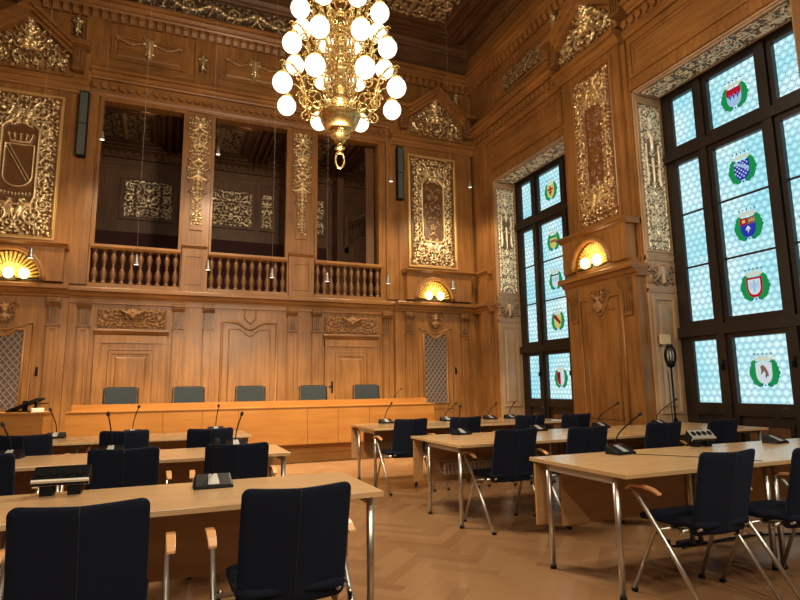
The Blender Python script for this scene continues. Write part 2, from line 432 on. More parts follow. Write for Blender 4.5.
# floor: herringbone parquet, one tone per block
def make_floor():
    L, Wd = .50, .10; vs = []; fs = []; tone = []
    c, s_ = math.cos(R(45)), math.sin(R(45)); rg = random.Random(3)
    x0, x1, y0, y1 = XL-.05, XR+.6, YR-.05, YB+.05
    def quad(ax, ay, bx, by):
        g = .0005
        P = [(ax+g, ay+g), (bx-g, ay+g), (bx-g, by-g), (ax+g, by-g)]
        Q = [(p[0]*c-p[1]*s_+1.5, p[0]*s_+p[1]*c+3) for p in P]
        if max(q[0] for q in Q) < x0 or min(q[0] for q in Q) > x1 or max(q[1] for q in Q) < y0 or min(q[1] for q in Q) > y1: return
        Q = [(min(max(q[0], x0), x1), min(max(q[1], y0), y1)) for q in Q]
        o = len(vs); vs.extend([(q[0], q[1], 0) for q in Q]); fs.append((o, o+1, o+2, o+3)); tone.append(rg.random())
    n = int(L/Wd+.5)
    for i in range(-210, 210):
        for k in range(-36, 36):
            bx = i*Wd+k*2*L/1; by = i*Wd
            quad(bx, by, bx+L, by+Wd)
            quad(bx+L, by-L+Wd, bx+L+Wd, by+Wd)
    me = bpy.data.meshes.new('floor'); me.from_pydata(vs, [], fs)
    at = me.attributes.new('tone', 'FLOAT', 'FACE'); at.data.foreach_set('value', tone)
    o = bpy.data.objects.new('floor', me); COL.objects.link(o); struct(o)
    m, nt, b = newmat('parquet'); Lk = nt.links.new
    a = N(nt, 'ShaderNodeAttribute'); a.attribute_name = 'tone'
    tc = N(nt, 'ShaderNodeTexCoord'); nz = N(nt, 'ShaderNodeTexNoise'); nz.inputs['Scale'].default_value = 18; nz.inputs['Detail'].default_value = 4
    Lk(tc.outputs['Object'], nz.inputs['Vector'])
    big = N(nt, 'ShaderNodeTexNoise'); big.inputs['Scale'].default_value = .9; Lk(tc.outputs['Object'], big.inputs['Vector'])
    ad = N(nt, 'ShaderNodeMath', operation='MULTIPLY_ADD'); ad.inputs[1].default_value = .35; Lk(nz.outputs[0], ad.inputs[0]); Lk(a.outputs['Fac'], ad.inputs[2])
    rp = N(nt, 'ShaderNodeValToRGB'); e = rp.color_ramp.elements; e[0].position = .1; e[1].position = 1.15; e[1].position = 1.0
    e[0].color = (.20, .103, .047, 1); e[1].color = (.27, .152, .073, 1); Lk(ad.outputs[0], rp.inputs[0])
    Lk(rp.outputs[0], b.inputs['Base Color'])
    mr = N(nt, 'ShaderNodeMapRange'); mr.inputs[3].default_value = .18; mr.inputs[4].default_value = .30; Lk(big.outputs[0], mr.inputs[0]); Lk(mr.outputs[0], b.inputs['Roughness'])
    b.inputs['Specular IOR Level'].default_value = .5
    me.materials.append(m)
    sb = MB(); sb.box(x0, x1, y0, y1, -.1, -.003); q = sb.build('floor_base', plain('joint', (.12, .055, .02), .6)); q.parent = o
    return o
floor = make_floor()

# back wall with the three gallery openings
OPN = [(-1.43, .17), (.70, 2.33), (2.93, 4.50)]; OZ0, OZ1 = 3.25, 7.08
mb = MB(BACK); T = .38
mb.box(XL-.2, XR+.6, -T, 0, 0, OZ0); mb.box(XL-.2, XR+.6, -T, 0, OZ1, ZC+.1)
for a, b in ((XL-.2, -1.43), (.17, .70), (2.33, 2.93), (4.50, XR+.6)): mb.box(a, b, -T, 0, OZ0, OZ1)
wall_back = struct(mb.build('wall_back', M_V))
# right wall with window openings
WIN = [(8.38, 11.04), (4.02, 6.66), (-.34, 2.26), (-4.7, -2.1)]
mb = MB(RIGHT); T2 = .78; WZ1 = 6.1
mb.box(YR-.2, YB, -T2, 0, WZ1, ZC+.1); e = [YB]+[q for w in WIN for q in (w[1], w[0])]+[YR-.2]
for i in range(0, len(e), 2): mb.box(e[i+1], e[i], -T2, 0, 0, WZ1)
wall_right = struct(mb.build('wall_right', M_V))
mb = MB(LEFT); mb.box(YR-.2, YB, -.2, 0, 0, ZC+.1); wall_left = struct(mb.build('wall_left', M_V))
mb = MB(REAR); mb.box(XL, XR, -.2, 0, 0, ZC+.1); wall_rear = struct(mb.build('wall_rear', M_V))
mb = MB(); mb.box(XL-.2, XR+.6, YR-.2, YB+.4, ZC, ZC+.15); ceiling = struct(mb.build('ceiling', M_DKH))

# horizontal mouldings
def cornice(fr, u0, u1, z, h, out, base, par, mat=None, name='cornice'):
    o = out
    pr = [(0, z), (base+.15*o, z), (base+.22*o, z+.18*h), (base+.4*o, z+.26*h), (base+.55*o, z+.45*h), (base+.62*o, z+.55*h), (base+.95*o, z+.6*h), (base+o, z+.65*h), (base+o, z+.9*h), (base+.93*o, z+h), (0, z+h)]
    return MB(fr).prof(pr, u0, u1).build(name, mat or M_H, par)
def lobes(fr, u0, u1, z, h, w, par, mat=None, pitch=.155, name='dentil_course'):
    mb = MB(fr); n = max(1, int((u1-u0)/pitch)); p = (u1-u0)/n
    mb.box(u0, u1, 0, w-.045, z, z+h)
    for i in range(n):
        c = u0+(i+.5)*p; r = p*.36; hh = h*.33; pts = [(c+r*math.cos(q*PI/6), z+h*.48+hh*math.sin(q*PI/6)) for q in range(12)]
        mb.prism(pts, w-.05, w+.012)
    return mb.build(name, mat or M_H, par)
def dents(fr, u0, u1, z, h, w, par, mat=None, pitch=.17):
    mb = MB(fr); n = max(1, int((u1-u0)/pitch)); p = (u1-u0)/n
    mb.box(u0, u1, 0, w-.06, z, z+h)
    for i in range(n):
        c = u0+(i+.5)*p; mb.prof([(w-.07, z), (w-.02, z), (w+.03, z+h*.5), (w+.03, z+h), (w-.07, z+h)], c-p*.3, c+p*.3)
    return mb.build('dentil_course', mat or M_H, par)
def entab(fr, u0, u1, par, bay=0.0):
    cornice(fr, u0, u1, 7.06, .12, .05, .04+bay, par, name='architrave')
    lobes(fr, u0, u1, 7.18, .23, .09+bay, par)
    cornice(fr, u0, u1, 7.41, .18, .20, .08+bay, par)
def crown(fr, u0, u1, par, bay=0.0):
    MB(fr).box(u0, u1, 0, .04+bay, 7.59, 7.86).build('attic_plinth', M_H, par)
    dents(fr, u0, u1, 8.72, .17, .10+bay, par)
    cornice(fr, u0, u1, 8.89, .2, .22, .10+bay, par)
    cornice(fr, u0, u1, 9.74, .26, .24, .03+bay, par, M_DKH)
entab(BACK, -1.62, 4.72, wall_back)
for a, b in ((XL, -1.62), (4.72, XR)):
    cornice(BACK, a, b, 7.0, .24, .14, .14, wall_back, name='architrave')
    MB(BACK).box(a, b, 0, .14, 7.2, 7.9).build('bay_projection', M_V, wall_back)
crown(BACK, XL, XR, wall_back)
entab(RIGHT, YR, 6.70, wall_right); entab(RIGHT, 8.32, YB, wall_right); cornice(RIGHT, 6.70, 8.32, 7.0, .24, .16, .13, wall_right, name='architrave'); crown(RIGHT, YR, YB, wall_right)
entab(LEFT, YR, YB, wall_left); crown(LEFT, YR, YB, wall_left)
cornice(LEFT, YR, YB, 2.98, .22, .16, .04, wall_left)

# ceiling coffers
mb = MB()
def coffer(x0, x1, y0, y1, carved, par, seed):
    m1 = MB()
    for k, (o, z, t) in enumerate(((0, 9.86, .10), (.14, 9.90, .06), (.26, 9.93, .05))):
        a, b, c, d = x0+o, x1-o, y0+o, y1-o
        m1.box(a, b, c, c+t, z, ZC); m1.box(a, b, d-t, d, z, ZC); m1.box(a, a+t, c+t, d-t, z, ZC); m1.box(b-t, b, c+t, d-t, z, ZC)
    m1.build('coffer_frame', M_DKH, par)
    if carved:
        q = .62; w, h = x1-x0-2*q, y1-y0-2*q
        rl = Relief(w, h, seed); rl.fill(.42); rl.dense(.13, .05)
        fr = lambda u, w_, z: (u, z, ZC-.02-w_)
        rl.make('carved_ceiling_panel', G_DARK, fr, (x0+x1)/2, .0, (y0+y1)/2, par, res=.028, amp=.09)
        m2 = MB(); m2.box(x0+q-.08, x1-q+.08, y0+q-.08, y0+q, 9.9, ZC); m2.box(x0+q-.08, x1-q+.08, y1-q, y1-q+.08, 9.9, ZC)
        m2.box(x0+q-.08, x0+q, y0+q, y1-q, 9.9, ZC); m2.box(x1-q, x1-q+.08, y0+q, y1-q, 9.9, ZC); m2.build('panel_border', M_DKH, par)
for j in range(4):
    for i in range(3):
        coffer(-3.45+i*3.37, -3.45+i*3.37+3.2, 11.75-3.5*(j+1)+.2, 11.75-3.5*j, j == 0, ceiling, 40+i)

# ------------------------------------------------------------------ lower zone of the back wall
cornice(BACK, XL, -1.72, 2.98, .22, .16, .14, wall_back); cornice(BACK, -1.72, 4.80, 2.98, .22, .13, .02, wall_back); cornice(BACK, 4.80, XR, 2.98, .22, .16, .14, wall_back)
MB(BACK).box(-1.72, 4.80, 0, .04, 2.9, 2.98).build('trim_1', M_H, wall_back)
for a, b in ((XL, -1.72), (4.80, XR)): MB(BACK).box(a, b, 0, .12, 0, 3.0).build('bay_projection', M_V, wall_back); 
MB(BACK).box(XL, -1.74, 0, .12, 3.2, 7.1).build('bay_projection', M_V, wall_back)
MB(BACK).box(4.92, XR-.1, 0, .12, 3.2, 7.1).build('bay_projection', M_V, wall_back)
MB(BACK).box(-1.72, 4.8, 0, .05, .3, .55).build('baseboard_back', M_H, wall_back)
def pilaster(fr, u, w, par, z0=.3, zt=2.97, wd=.2, mat=None):
    p = MB(fr); h = wd/2
    p.box(u-h, u+h, w, w+.05, z0, zt-.5); frame_rect(p, u-h+.02, u+h-.02, z0+.25, zt-.55, .03, w+.05, w+.078)
    p.box(u-h-.02, u+h+.02, w, w+.07, z0, z0+.2)
    o = p.build('pilaster', mat or M_V, par)
    c = MB(fr)
    c.box(u-h-.015, u+h+.015, w, w+.07, zt-.54, zt-.50); c.box(u-h+.01, u+h-.01, w, w+.055, zt-.50, zt-.18)
    for k in range(3): c.box(u-h+.035+k*.05, u-h+.06+k*.05, w+.05, w+.085, zt-.45, zt-.2)
    c.prof([(w, zt-.18), (w+.06, zt-.18), (w+.11, zt-.12), (w+.12, zt-.03), (w+.09, zt), (w, zt)], u-h-.01, u+h+.01)
    for k in range(5): c.ball((u-h+.02+k*wd*.2, w+.11, zt-.09), .022, n=6, m=4)
    for k in range(6): c.ball((u-h+.01+k*wd*.18, w+.07, zt-.52), .014, n=6, m=4)
    c.build('capital', mat or M_CARV, o)
    return o
for u in (-1.45, .19, .76, 2.45, 2.99, 4.62): pilaster(BACK, u, .0, wall_back)
for u in (-1.93, -3.5, 5.13, 6.56): pilaster(BACK, u, .12, wall_back)
# door panels
def door(n, u0, u1, z1, label):
    c = (u0+u1)/2
    d = MB(BACK); d.box(u0+.22, u1-.22, -.02, .02, .31, z1-.26)
    o = struct(d.build('door_%d' % n, M_V)); o['label'] = label
    f = MB(BACK); frame = [(u0+.2, z1-.24), (u1-.2, z1-.24)]
    f.box(u0+.12, u0+.23, 0, .05, .31, z1-.27); f.box(u1-.23, u1-.12, 0, .05, .31, z1-.27); f.box(u0+.12, u1-.12, 0, .05, z1-.27, z1-.14)
    f.box(u0, u0+.12, 0, .075, .31, z1); f.box(u1-.12, u1, 0, .075, .31, z1); f.box(u0, u1, 0, .085, z1-.14, z1+.01); f.build('door_frame', M_V, o)
    raised_panel(BACK, u0+.24, u1-.24, .42, z1-.28, .02, o, name='door_panel', t=.06)
    h = MB(BACK); hu = u0+.17; h.box(hu-.02, hu+.02, .05, .06, 1.15, 1.40); h.tube([(hu, .05, 1.30), (hu, .11, 1.30), (hu-.0, .12, 1.30), (hu-.09, .12, 1.29)], .011)
    if n == 2: h.build('door_handle', M_BLK, o)
    cornice(BACK, u0-.03, u1+.03, z1, .13, .10, .02, o, name='door_cornice')
    return o
door(1, -1.25, -.0, 2.29, 'plain oak door in the left part of the panelled back wall')
door(2, 3.17, 4.37, 2.29, 'plain oak door in the right part of the panelled back wall')
def overdoor(uc, label):
    e = empty('carved_overdoor', (0, 0, 0), label=label, cat='carving', group='carved overdoors')
    rl = Relief(1.2, .36, 5); rl.fill(.17, stem=False); rl.dense(.07, .022, None, .5); rl.make('scroll_frieze', G_WOOD, BACK, uc, .04, 2.63, e, res=.012, amp=.06)
    MB(BACK).box(uc-.6, uc+.6, 0, .03, 2.44, 2.82).build('backboard', M_V, e)
    r2 = Relief(.5, .5, 9)
    for k in range(9):
        a = R(20+k*17.5); r2.leaf(0, -.08, a, .24, .035, .3*(4-k)/4)
    r2.dot(0, -.02, .045, 1.2); r2.dot(0, -.10, .05, 1.1); r2.spiral(.13, -.12, .07, 0, 1, 1.2, leaves=False); r2.spiral(-.13, -.12, .07, PI, -1, 1.2, leaves=False); r2.st([(-.2, .02), (-.1, -.04), (0, -.02), (.1, -.04), (.2, .02)], .03)
    r2.make('crest', G_WOOD, BACK, uc, .07, 2.76, e, res=.011, amp=.1, mask=lambda X, Y, h: h > .02)
    return e
overdoor(-.63, 'carved oak scroll frieze above the left back door'); overdoor(3.78, 'carved oak scroll frieze above the right back door')
# centre panel with notched head
def notched(u0, u1, z0, z1, fr, w, par, r=.02, dip=.14):
    c = (u0+u1)/2; d = (u1-u0)
    P = [(u0, z0), (u0, z1), (c-d*.24, z1)]
    for k in range(13):
        t = k/12; P.append((c-d*.24+d*.48*t, z1-dip*math.sin(PI*t)**1.6+.03*math.sin(2*PI*t*2)*0))
    P += [(c+d*.24, z1), (u1, z1), (u1, z0)]
    m = MB(fr); m.tube([(a, w, b) for a, b in P], r, n=6, closed=True); return m.build('panel_moulding', M_V, par)
notched(1.03, 2.14, .6, 2.62, BACK, .01, wall_back, .03); notched(1.17, 2.0, .7, 2.48, BACK, .01, wall_back, .015, .13)
cl = MB(BACK); cl.tube([(1.46, .0, 2.93), (1.48, .03, 2.7), (1.585, .03, 2.6), (1.69, .03, 2.7), (1.71, 0, 2.93)], .018); cl.build('panel_moulding', M_V, wall_back)
for a, b in ((-1.78, -1.60), (.34, .61), (2.60, 2.84)): MB(BACK).box(a, b, 0, .015, .35, 2.9).build('wood_panel', M_V, wall_back)
# lattice grilles
def lattice(uc, w, z0, z1, label):
    e = empty('lattice_grille', (0, 0, 0), label=label, cat='grille', group='diamond lattice grilles')
    q = .125; h = w/2
    pts = [(uc-h, z0), (uc-h, z1-.06)]+[(uc-h+w*t/10, z1-.06+.0*t+(.09*math.cos(2*PI*t/10)-.02 if 1 < t < 9 else 0)*1) for t in range(1, 10)]+[(uc+h, z1-.06), (uc+h, z0)]
    MB(BACK).prism(pts, q, q+.012).build('backing', plain('grille_cloth', (.07, .055, .06), .8), e)
    g = MB(BACK); P = .105
    import itertools
    def clip(u, z, du, dz):
        pass
    n = int((w+(z1-z0))/P)+2
    for sg in (1, -1):
        for k in range(-n, n):
            # line u = uc-h + t, z = z0 + k*P*1.25 + sg*t*1.25
            t0, t1 = 0, w; zz = lambda t: z0+k*P*1.3+sg*t*1.3
            N_ = 24; seg = []
            for i in range(N_+1):
                t = w*i/N_; z = zz(t); top = z1-.08
                if z0 <= z <= top: seg.append((uc-h+t, q+.018, z))
            if len(seg) > 1: g.tube([seg[0], seg[-1]], .008, n=4, sm=False)
    for k in range(int((z1-z0)/(P*.65))):
        for i in range(int(w/P)+1):
            u = uc-h+P/2*(k % 2)+i*P+.02; z = z0+.03+k*P*.65
            if u < uc+h-.02 and z < z1-.09: g.ball((u, q+.014, z), .017, (1, .4, 1), n=6, m=4)
    g.build('lattice', plain('lattice_thread', (.24, .18, .125), .6), e)
    f = MB(BACK); f.tube([(a, q+.01, b) for a, b in pts], .028, n=6, closed=True); f.build('frame', M_V, e)
    f = MB(BACK); pp = [(uc-h-.13, z0-.12), (uc-h-.13, z1+.06)]+[(uc-h-.13+(w+.26)*t/12, z1+.06-(.12*math.sin(PI*t/12)**2)) for t in range(2, 11)]+[(uc+h+.13, z1+.06), (uc+h+.13, z0-.12)]
    f.tube([(a, q+.0, b) for a, b in pp], .022, n=6, closed=True); f.build('outer_frame', M_V, e)
    r2 = Relief(.44, .5, 11)
    r2.dot(0, .03, .055, 1.2); r2.dot(0, -.08, .045, 1.1); r2.dense(.06, .022, lambda a, b: a*a+b*b > .03, .7); r2.spiral(.12, .1, .08, 0, 1, 1.2, leaves=False); r2.spiral(-.12, .1, .08, PI, -1, 1.2, leaves=False)
    for k in range(7): r2.leaf(0, -.03, R(-150+k*20), .2, .03)
    for k in range(5): r2.leaf(0, .05, R(50+k*20), .16, .03)
    r2.make('cartouche', G_WOOD, BACK, uc, .13, z1+.25, e, res=.011, amp=.09, mask=lambda X, Y, h: h > .02)
    return e
lattice(-2.69, .66, .95, 2.42, 'tall diamond lattice grille at the left end of the back wall')
lattice(5.80, .60, .88, 2.54, 'tall diamond lattice grille at the right end of the back wall')
def knob(fr, u, w, z, label):
    m = MB(fr); m.box(u-.02, u+.02, w, w+.015, z-.08, z+.08); m.tube([(u, w+.01, z+.02), (u, w+.05, z+.02), (u, w+.055, z-.06)], .012)
    tag(m.build('grille_handle', M_BLK), label, 'handle')
knob(BACK, -2.13, .12, 1.62, 'black handle right of the left lattice grille'); knob(BACK, 6.32, .12, 1.62, 'black handle right of the right lattice grille')

# sconce boxes and lunettes
def lunette(fr, uc, w, label, u0, u1, z0=3.24, z1=3.86, r=.47, lamp_dir=None):
    e = empty('lunette_lamp', (0, 0, 0), label=label, cat='wall lamp', group='shell lunette lamps')
    b = MB(fr); n = 20; t = .2
    P = [(u0, z0), (uc-r, z0)]+[(uc-r*math.cos(PI*k/n), z0+r*math.sin(PI*k/n)*1.06) for k in range(1, n)]+[(uc+r, z0), (u1, z0), (u1, z1), (u0, z1)]
    # box front split into four-sided strips around the arch
    for k in range(n):
        a0, a1 = PI*k/n, PI*(k+1)/n; p0 = (uc-r*math.cos(a0), z0+r*math.sin(a0)*1.06); p1 = (uc-r*math.cos(a1), z0+r*math.sin(a1)*1.06)
        b.prism([p0, p1, (p1[0], z1), (p0[0], z1)], w, w+t)
    b.box(u0, uc-r, w, w+t, z0, z1); b.box(uc+r, u1, w, w+t, z0, z1)
    b.build('box_front', M_V, e)
    cornice(fr, u0-.06, u1+.06, z1, .09, .12, w+t-.02, e, name='top_moulding')
    ri = MB(fr); ri.tube([(uc-(r+.01)*math.cos(PI*k/n), w+t+.01, z0+.01+(r+.01)*math.sin(PI*k/n)*1.06) for k in range(n+1)], .048, n=8); ri.build('arch_ring', M_V, e)
    s = Relief(2*r, r*1.05, 3); cz = -r*1.05/2+.02
    for k in range(19):
        a = R(8+k*9.1); s.st([(.22*r*math.cos(a), cz+.22*r*math.sin(a)), (r*.86*math.cos(a), cz+r*.9*math.sin(a))], .012, .030)
        s.dot(r*.88*math.cos(a), cz+.92*r*math.sin(a), .035)
    for k in range(9):
        a = R(12+k*19.5); s.dot(r*.5*math.cos(a), cz+.52*r*math.sin(a), .045, 1.2)
    s.make('gilt_shell', giltmat('lunette_gilt', (.07, .045, .01), (.03, .02, .006), (1, .74, .20), .35, .7, .6), fr, uc, w+.11, z0+r*1.05/2, e, res=.012, amp=.06, mask=lambda X, Y, h: (X/r)**2+((Y-cz)/(r*1.05))**2 < 1.0)
    for k, du in enumerate((-.24, 0, .24) if r > .48 else (-.15, .15)):
        q = MB(fr); q.ball((uc+du, w+.20, z0+.11), .085, (1, .9, 1.15), 12, 8); q.build('bulb', M_BULB, e)
    for k in (0,):
        ld = bpy.data.lights.new('lunette_light', 'POINT'); ld.energy = SCONCE; ld.color = (1, .66, .28); ld.shadow_soft_size = .08
        lo = bpy.data.objects.new('lunette_light', ld); COL.objects.link(lo); lo.location = fr(uc, w+.33, z0+.26); lo.parent = e
    return e
lunette(BACK, -2.65, .12, 'glowing gilt shell lunette lamp on the left ledge of the back wall', XL+.1, -1.82, r=.52)
lunette(BACK, 5.72, .12, 'glowing gilt shell lunette lamp in the right corner bay of the back wall', 5.02, 6.70, r=.46)

# ------------------------------------------------------------------ upper zone: big gilded panels
def gilded(fr, uc, zc, W, H, w, mat, label, seed, kind, cat='carved panel', res=.0135, group='tall carved panels with gilding'):
    e = empty('gilded_relief', (0, 0, 0), label=label, cat=cat, group=group)
    MB(fr).box(uc-W/2-.06, uc+W/2+.06, w-.03, w+.012, zc-H/2-.06, zc+H/2+.06).build('backboard', M_V, e)
    f = MB(fr); k = .16
    P = [(-W/2+k, -H/2), (W/2-k, -H/2), (W/2-k, -H/2+k), (W/2, -H/2+k), (W/2, H/2-k), (W/2-k, H/2-k), (W/2-k, H/2), (-W/2+k, H/2), (-W/2+k, H/2-k), (-W/2, H/2-k), (-W/2, -H/2+k), (-W/2+k, -H/2+k)]
    f.tube([(uc+a, w+.02, zc+b) for a, b in P], .018, n=6, closed=True, sm=False)
    frame_rect(f, uc-W/2-.04, uc+W/2+.04, zc-H/2-.04, zc+H/2+.04, .035, w, w+.03); f.build('border', plain('gilt_edge', (.62, .40, .15) if mat is G_WALL else (.27, .12, .035), .35, .4 if mat is G_WALL else 0), e)
    for a in (-1, 1):
        for b in (-1, 1):
            s = MB(fr); s.ball((uc+a*(W/2-k/2), w+.02, zc+b*(H/2-k/2)), .05, (1, .6, 1), 10, 6); s.build('rosette', M_BRASS, e)
    rl = Relief(W-.06, H-.06, seed); w2, h2 = (W-.06)/2, (H-.06)/2
    if kind in ('shield', 'trophy', 'faint'):
        # oblong cartouche in the middle, scrollwork around it
        cw, ct, cb = w2*.50, h2*.50, -h2*.46
        side = Relief(w2-cw, H, seed+1)
        n = 7
        for j in range(n):
            y = -h2*.5+h2*1.05*(j+.5)/n; x = (w2+cw)/2; d = 1 if j % 2 else -1
            rl.spiral(x, y, (w2-cw)*.36, PI*.5*d, d, 1.2, leaves=True); rl.leaf(x, y+.1, R(90), .12, .02); rl.leaf(x-.03, y-.08, R(60), .13, .018, 2)
        for (x, y, r_, d) in ((w2*.55, h2*.78, .17, 1), (w2*.28, h2*.62, .11, -1), (w2*.72, h2*.58, .12, -1), (w2*.5, -h2*.72, .17, -1), (w2*.75, -h2*.56, .12, 1), (w2*.24, -h2*.58, .10, 1), (w2*.75, -h2*.86, .1, 1)):
            rl.spiral(x, y, r_, PI/2*d, d, 1.3)
        for k_ in range(8): rl.leaf(.05, h2*.72, R(85-k_*22), .22, .026, .8)
        for k_ in range(8): rl.leaf(.03, -h2*.66, R(-85+k_*20), .24, .026, -.8)
        hl = .6 if kind == 'faint' else 1.2
        # swan-neck on top, rolled scroll below
        rl.st([(cw, ct), (cw*.8, ct+.07), (cw*.45, ct+.16), (cw*.25, ct+.17)], .028, .035, hl); rl.dot(cw*.2, ct+.15, .05, hl*1.15)
        rl.st([(cw, ct), (cw, cb), (cw*.85, cb-.13), (cw*.5, cb-.18), (cw*.28, cb-.12)], .022 if kind != 'faint' else .014, .03, hl); rl.dot(cw*.28, cb-.09, .04, hl*1.15)
        rl.mirror()
        lowin = []
        if kind == 'shield':
            q = []
            top, hw = ct-.32, cw*.78; bot = cb+.55*h2*.5
            q = [(-hw, top), (hw, top), (hw, bot)]+[(hw*math.cos(R(a)), bot+hw*.9*math.sin(R(a))*1) for a in range(0, -181, -20)]+[(-hw, bot), (-hw, top)]
            rl.st(q, .016, .016, 1.1)
            for o_ in (-.03, .03): rl.st([(-hw+.03+o_, top-.02), (hw*.75+o_, bot-hw*.35)], .011, .011, 1.1)
            # crown
            cz_ = top+.06; rl.st([(-.15, cz_), (0, cz_-.015), (.15, cz_)], .020, .020, 1.1)
            for x in (-.19, -.1, 0, .1, .19): rl.st([(x*.8, cz_), (x, cz_+.12)], .015, .012, 1.1); rl.dot(x, cz_+.14, .026, 1.1)
            # letters under the shield: a row of small raised strokes on a curved band
            for k_ in range(9):
                x = (k_-4)*.055; y = bot-hw*.9-.14+.5*x*x
                rl.st([(x-.012, y-.03), (x-.012, y+.03)], .009, .009, 1.2); rl.st([(x-.012, y+.03), (x+.014, y)], .008, .008, 1.2)
            for sg in (-1, 1): rl.spiral(sg*hw*.5, bot-hw*.9-.30, .07, 0, sg, 1.2, leaves=False)
        else:
            rg = random.Random(seed); amp_ = .62 if kind == 'trophy' else .55
            for k_ in range(26):
                y = cb+.05+(ct-cb-.05)*k_/26; x = rg.uniform(0, cw*.55); a = rg.uniform(0, 6.28)
                pts = [(x, y)]
                for i in range(5): a += rg.uniform(-.6, .6); pts.append((pts[-1][0]+.03*math.cos(a), pts[-1][1]+.03*math.sin(a)))
                rl.st(pts, .018, .010, amp_); rl.st([(-a_, b_) for a_, b_ in pts], .018, .010, amp_)
            for sg in (-1, 1): rl.st([(sg*.14, ct-.12), (0, ct-.14)], .015, .015, .6)
            for x in (-.14, -.07, 0, .07, .14): rl.st([(x, ct-.12), (x*1.2, ct)], .011, .009, .6)
    else:
        rl.fill(kind)
    if kind in ('shield', 'trophy', 'faint'): rl.dense(.075, .028, lambda a, b: abs(a) < w2*.5 and -h2*.46-.14 < b < h2*.5+.05, .72)
    rl.make('relief', mat, fr, uc, w+.014, zc, e, res=res, amp=.075)
    return e
gilded(BACK, -2.69, 5.45, 1.24, 2.76, .12, G_WALL, 'gilded carved panel with crowned shield on the left end of the back wall', 2, 'shield')
gilded(BACK, 5.80, 5.44, 1.20, 2.70, .12, G_WALL, 'gilded carved panel in the right corner bay of the back wall', 8, 'trophy')
MB(BACK).box(4.62, 4.92, 0, .10, 3.25, 7.06).build('pilaster', M_V, wall_back)
MB(BACK).box(-1.74, -1.46, 0, .10, 3.25, 7.06).build('pilaster', M_V, wall_back)

# pediments over the end bays
def pediment(fr, uc, hw, zb, za, w, par_label, seed, mat=G_WALL, apex=None):
    e = empty('carved_pediment', (0, 0, 0), label=par_label, cat='pediment', group='carved pediments')
    t = .13
    for sg in (-1, 1):
        m = MB(fr); ze = zb+.66
        for o, d in ((0, .30), (-.09, .24), (-.18, .16)):
            P = [(uc, za+o), (uc+sg*hw, ze+o), (uc+sg*hw, ze+o-.09), (uc, za+o-.09)]
            m.prism(P, w, w+d)
        m.box(min(uc+sg*hw, uc+sg*(hw+.28)), max(uc+sg*hw, uc+sg*(hw+.28)), w, w+.30, ze-.09, ze); m.build('raking_cornice', M_H, e)
        m = MB(fr); m.box(uc+sg*(hw+.1)-.1, uc+sg*(hw+.1)+.1, 0, w+.16, zb+.1, ze-.09)
        for k in range(3): m.box(uc+sg*(hw+.1)-.07+k*.06, uc+sg*(hw+.1)-.04+k*.06, w+.15, w+.19, zb+.16, ze-.14)
        m.build('bracket', M_CARV, e)
    W, H = hw*2, za-zb-.15
    rl = Relief(W, H, seed)
    for (x, y, r_, d) in ((.16, -.10, .14, 1), (.42, -.36, .15, -1), (.12, -.42, .13, -1), (.13, .22, .12, -1), (.36, -.08, .11, 1), (.62, -.44, .11, 1)):
        rl.spiral(x*hw/.72, y*H/1.2, r_, PI/2, d, 1.3)
    rl.leaf(.02, .3*H, R(80), .25, .05, .4); rl.dot(.0, .0, .08, 1.2); rl.dot(.0, .13, .07, 1.2); rl.dot(.05, -.13, .08, 1.1); rl.dot(0, .27, .06, 1.2); rl.leaf(.04, .1, R(20), .2, .04, 1.5); rl.leaf(.04, -.05, R(-20), .22, .045, 1.5); rl.leaf(.02, .2, R(50), .16, .03, -1)
    rl.mirror(); rl.dense(.10, .036, lambda a, b: b > H/2-.14-abs(a)*.85, .42)
    rl.make('tympanum_carving', mat, fr, uc, w+.03, zb+.03+H/2, e, res=.015, amp=.13, mask=lambda X, Y, h: (h > .02) & (Y < H/2-.12-np.abs(X)*.85))
    MB(fr).prism([(uc-hw, zb), (uc+hw, zb), (uc+hw, zb+.62), (uc, za-.1), (uc-hw, zb+.62)], 0, w+.02).build('tympanum', M_V, e)
    return e
pediment(BACK, -2.68, .74, 7.30, 8.60, .16, 'carved gabled pediment above the left gilded panel', 4)
pediment(BACK, 5.88, .76, 7.30, 8.56, .16, 'carved gabled pediment in the back right corner', 6)

# attic: panels with bull heads and swags, figure brackets
def bullhead(fr, uc, z, label, dim=False):
    e = empty('bull_head_ornament', (0, 0, 0), label=label, cat='ornament', group='bull head ornaments')
    rl = Relief(.30, .52, 3)
    rl.dot(0, .12, .10, 1.2); rl.st([(0, .1), (0, -.08), (0, -.2)], .085, .05, 1.3); rl.dot(0, -.20, .055, 1.3)
    for sg in (-1, 1):
        rl.st([(sg*.06, .16), (sg*.11, .2), (sg*.12, .25)], .022, .012, 1); rl.st([(sg*.07, .1), (sg*.13, .08)], .028, .015, .8); rl.leaf(sg*.04, -.1, R(-90+sg*40), .14, .02)
    rl.make('head', G_DARK if dim else G_WALL, fr, uc, .03, z, e, res=.011, amp=.12, mask=lambda X, Y, h: h > .02)
    s = Relief(1.3, .26, 5)
    pts = [(.08+.5*t/10, .08-.10*math.sin(PI*t/10*1.0)) for t in range(11)]; s.st(pts, .022, .035, 1)
    for t in range(0, 11, 2): s.leaf(pts[t][0], pts[t][1], R(-50), .09, .022); s.leaf(pts[t][0], pts[t][1], R(40), .07, .02)
    s.dot(.6, .07, .05); s.mirror()
    s.make('garland', G_WOOD, fr, uc, .03, z+.06, e, res=.013, amp=.05, mask=lambda X, Y, h: h > .02)
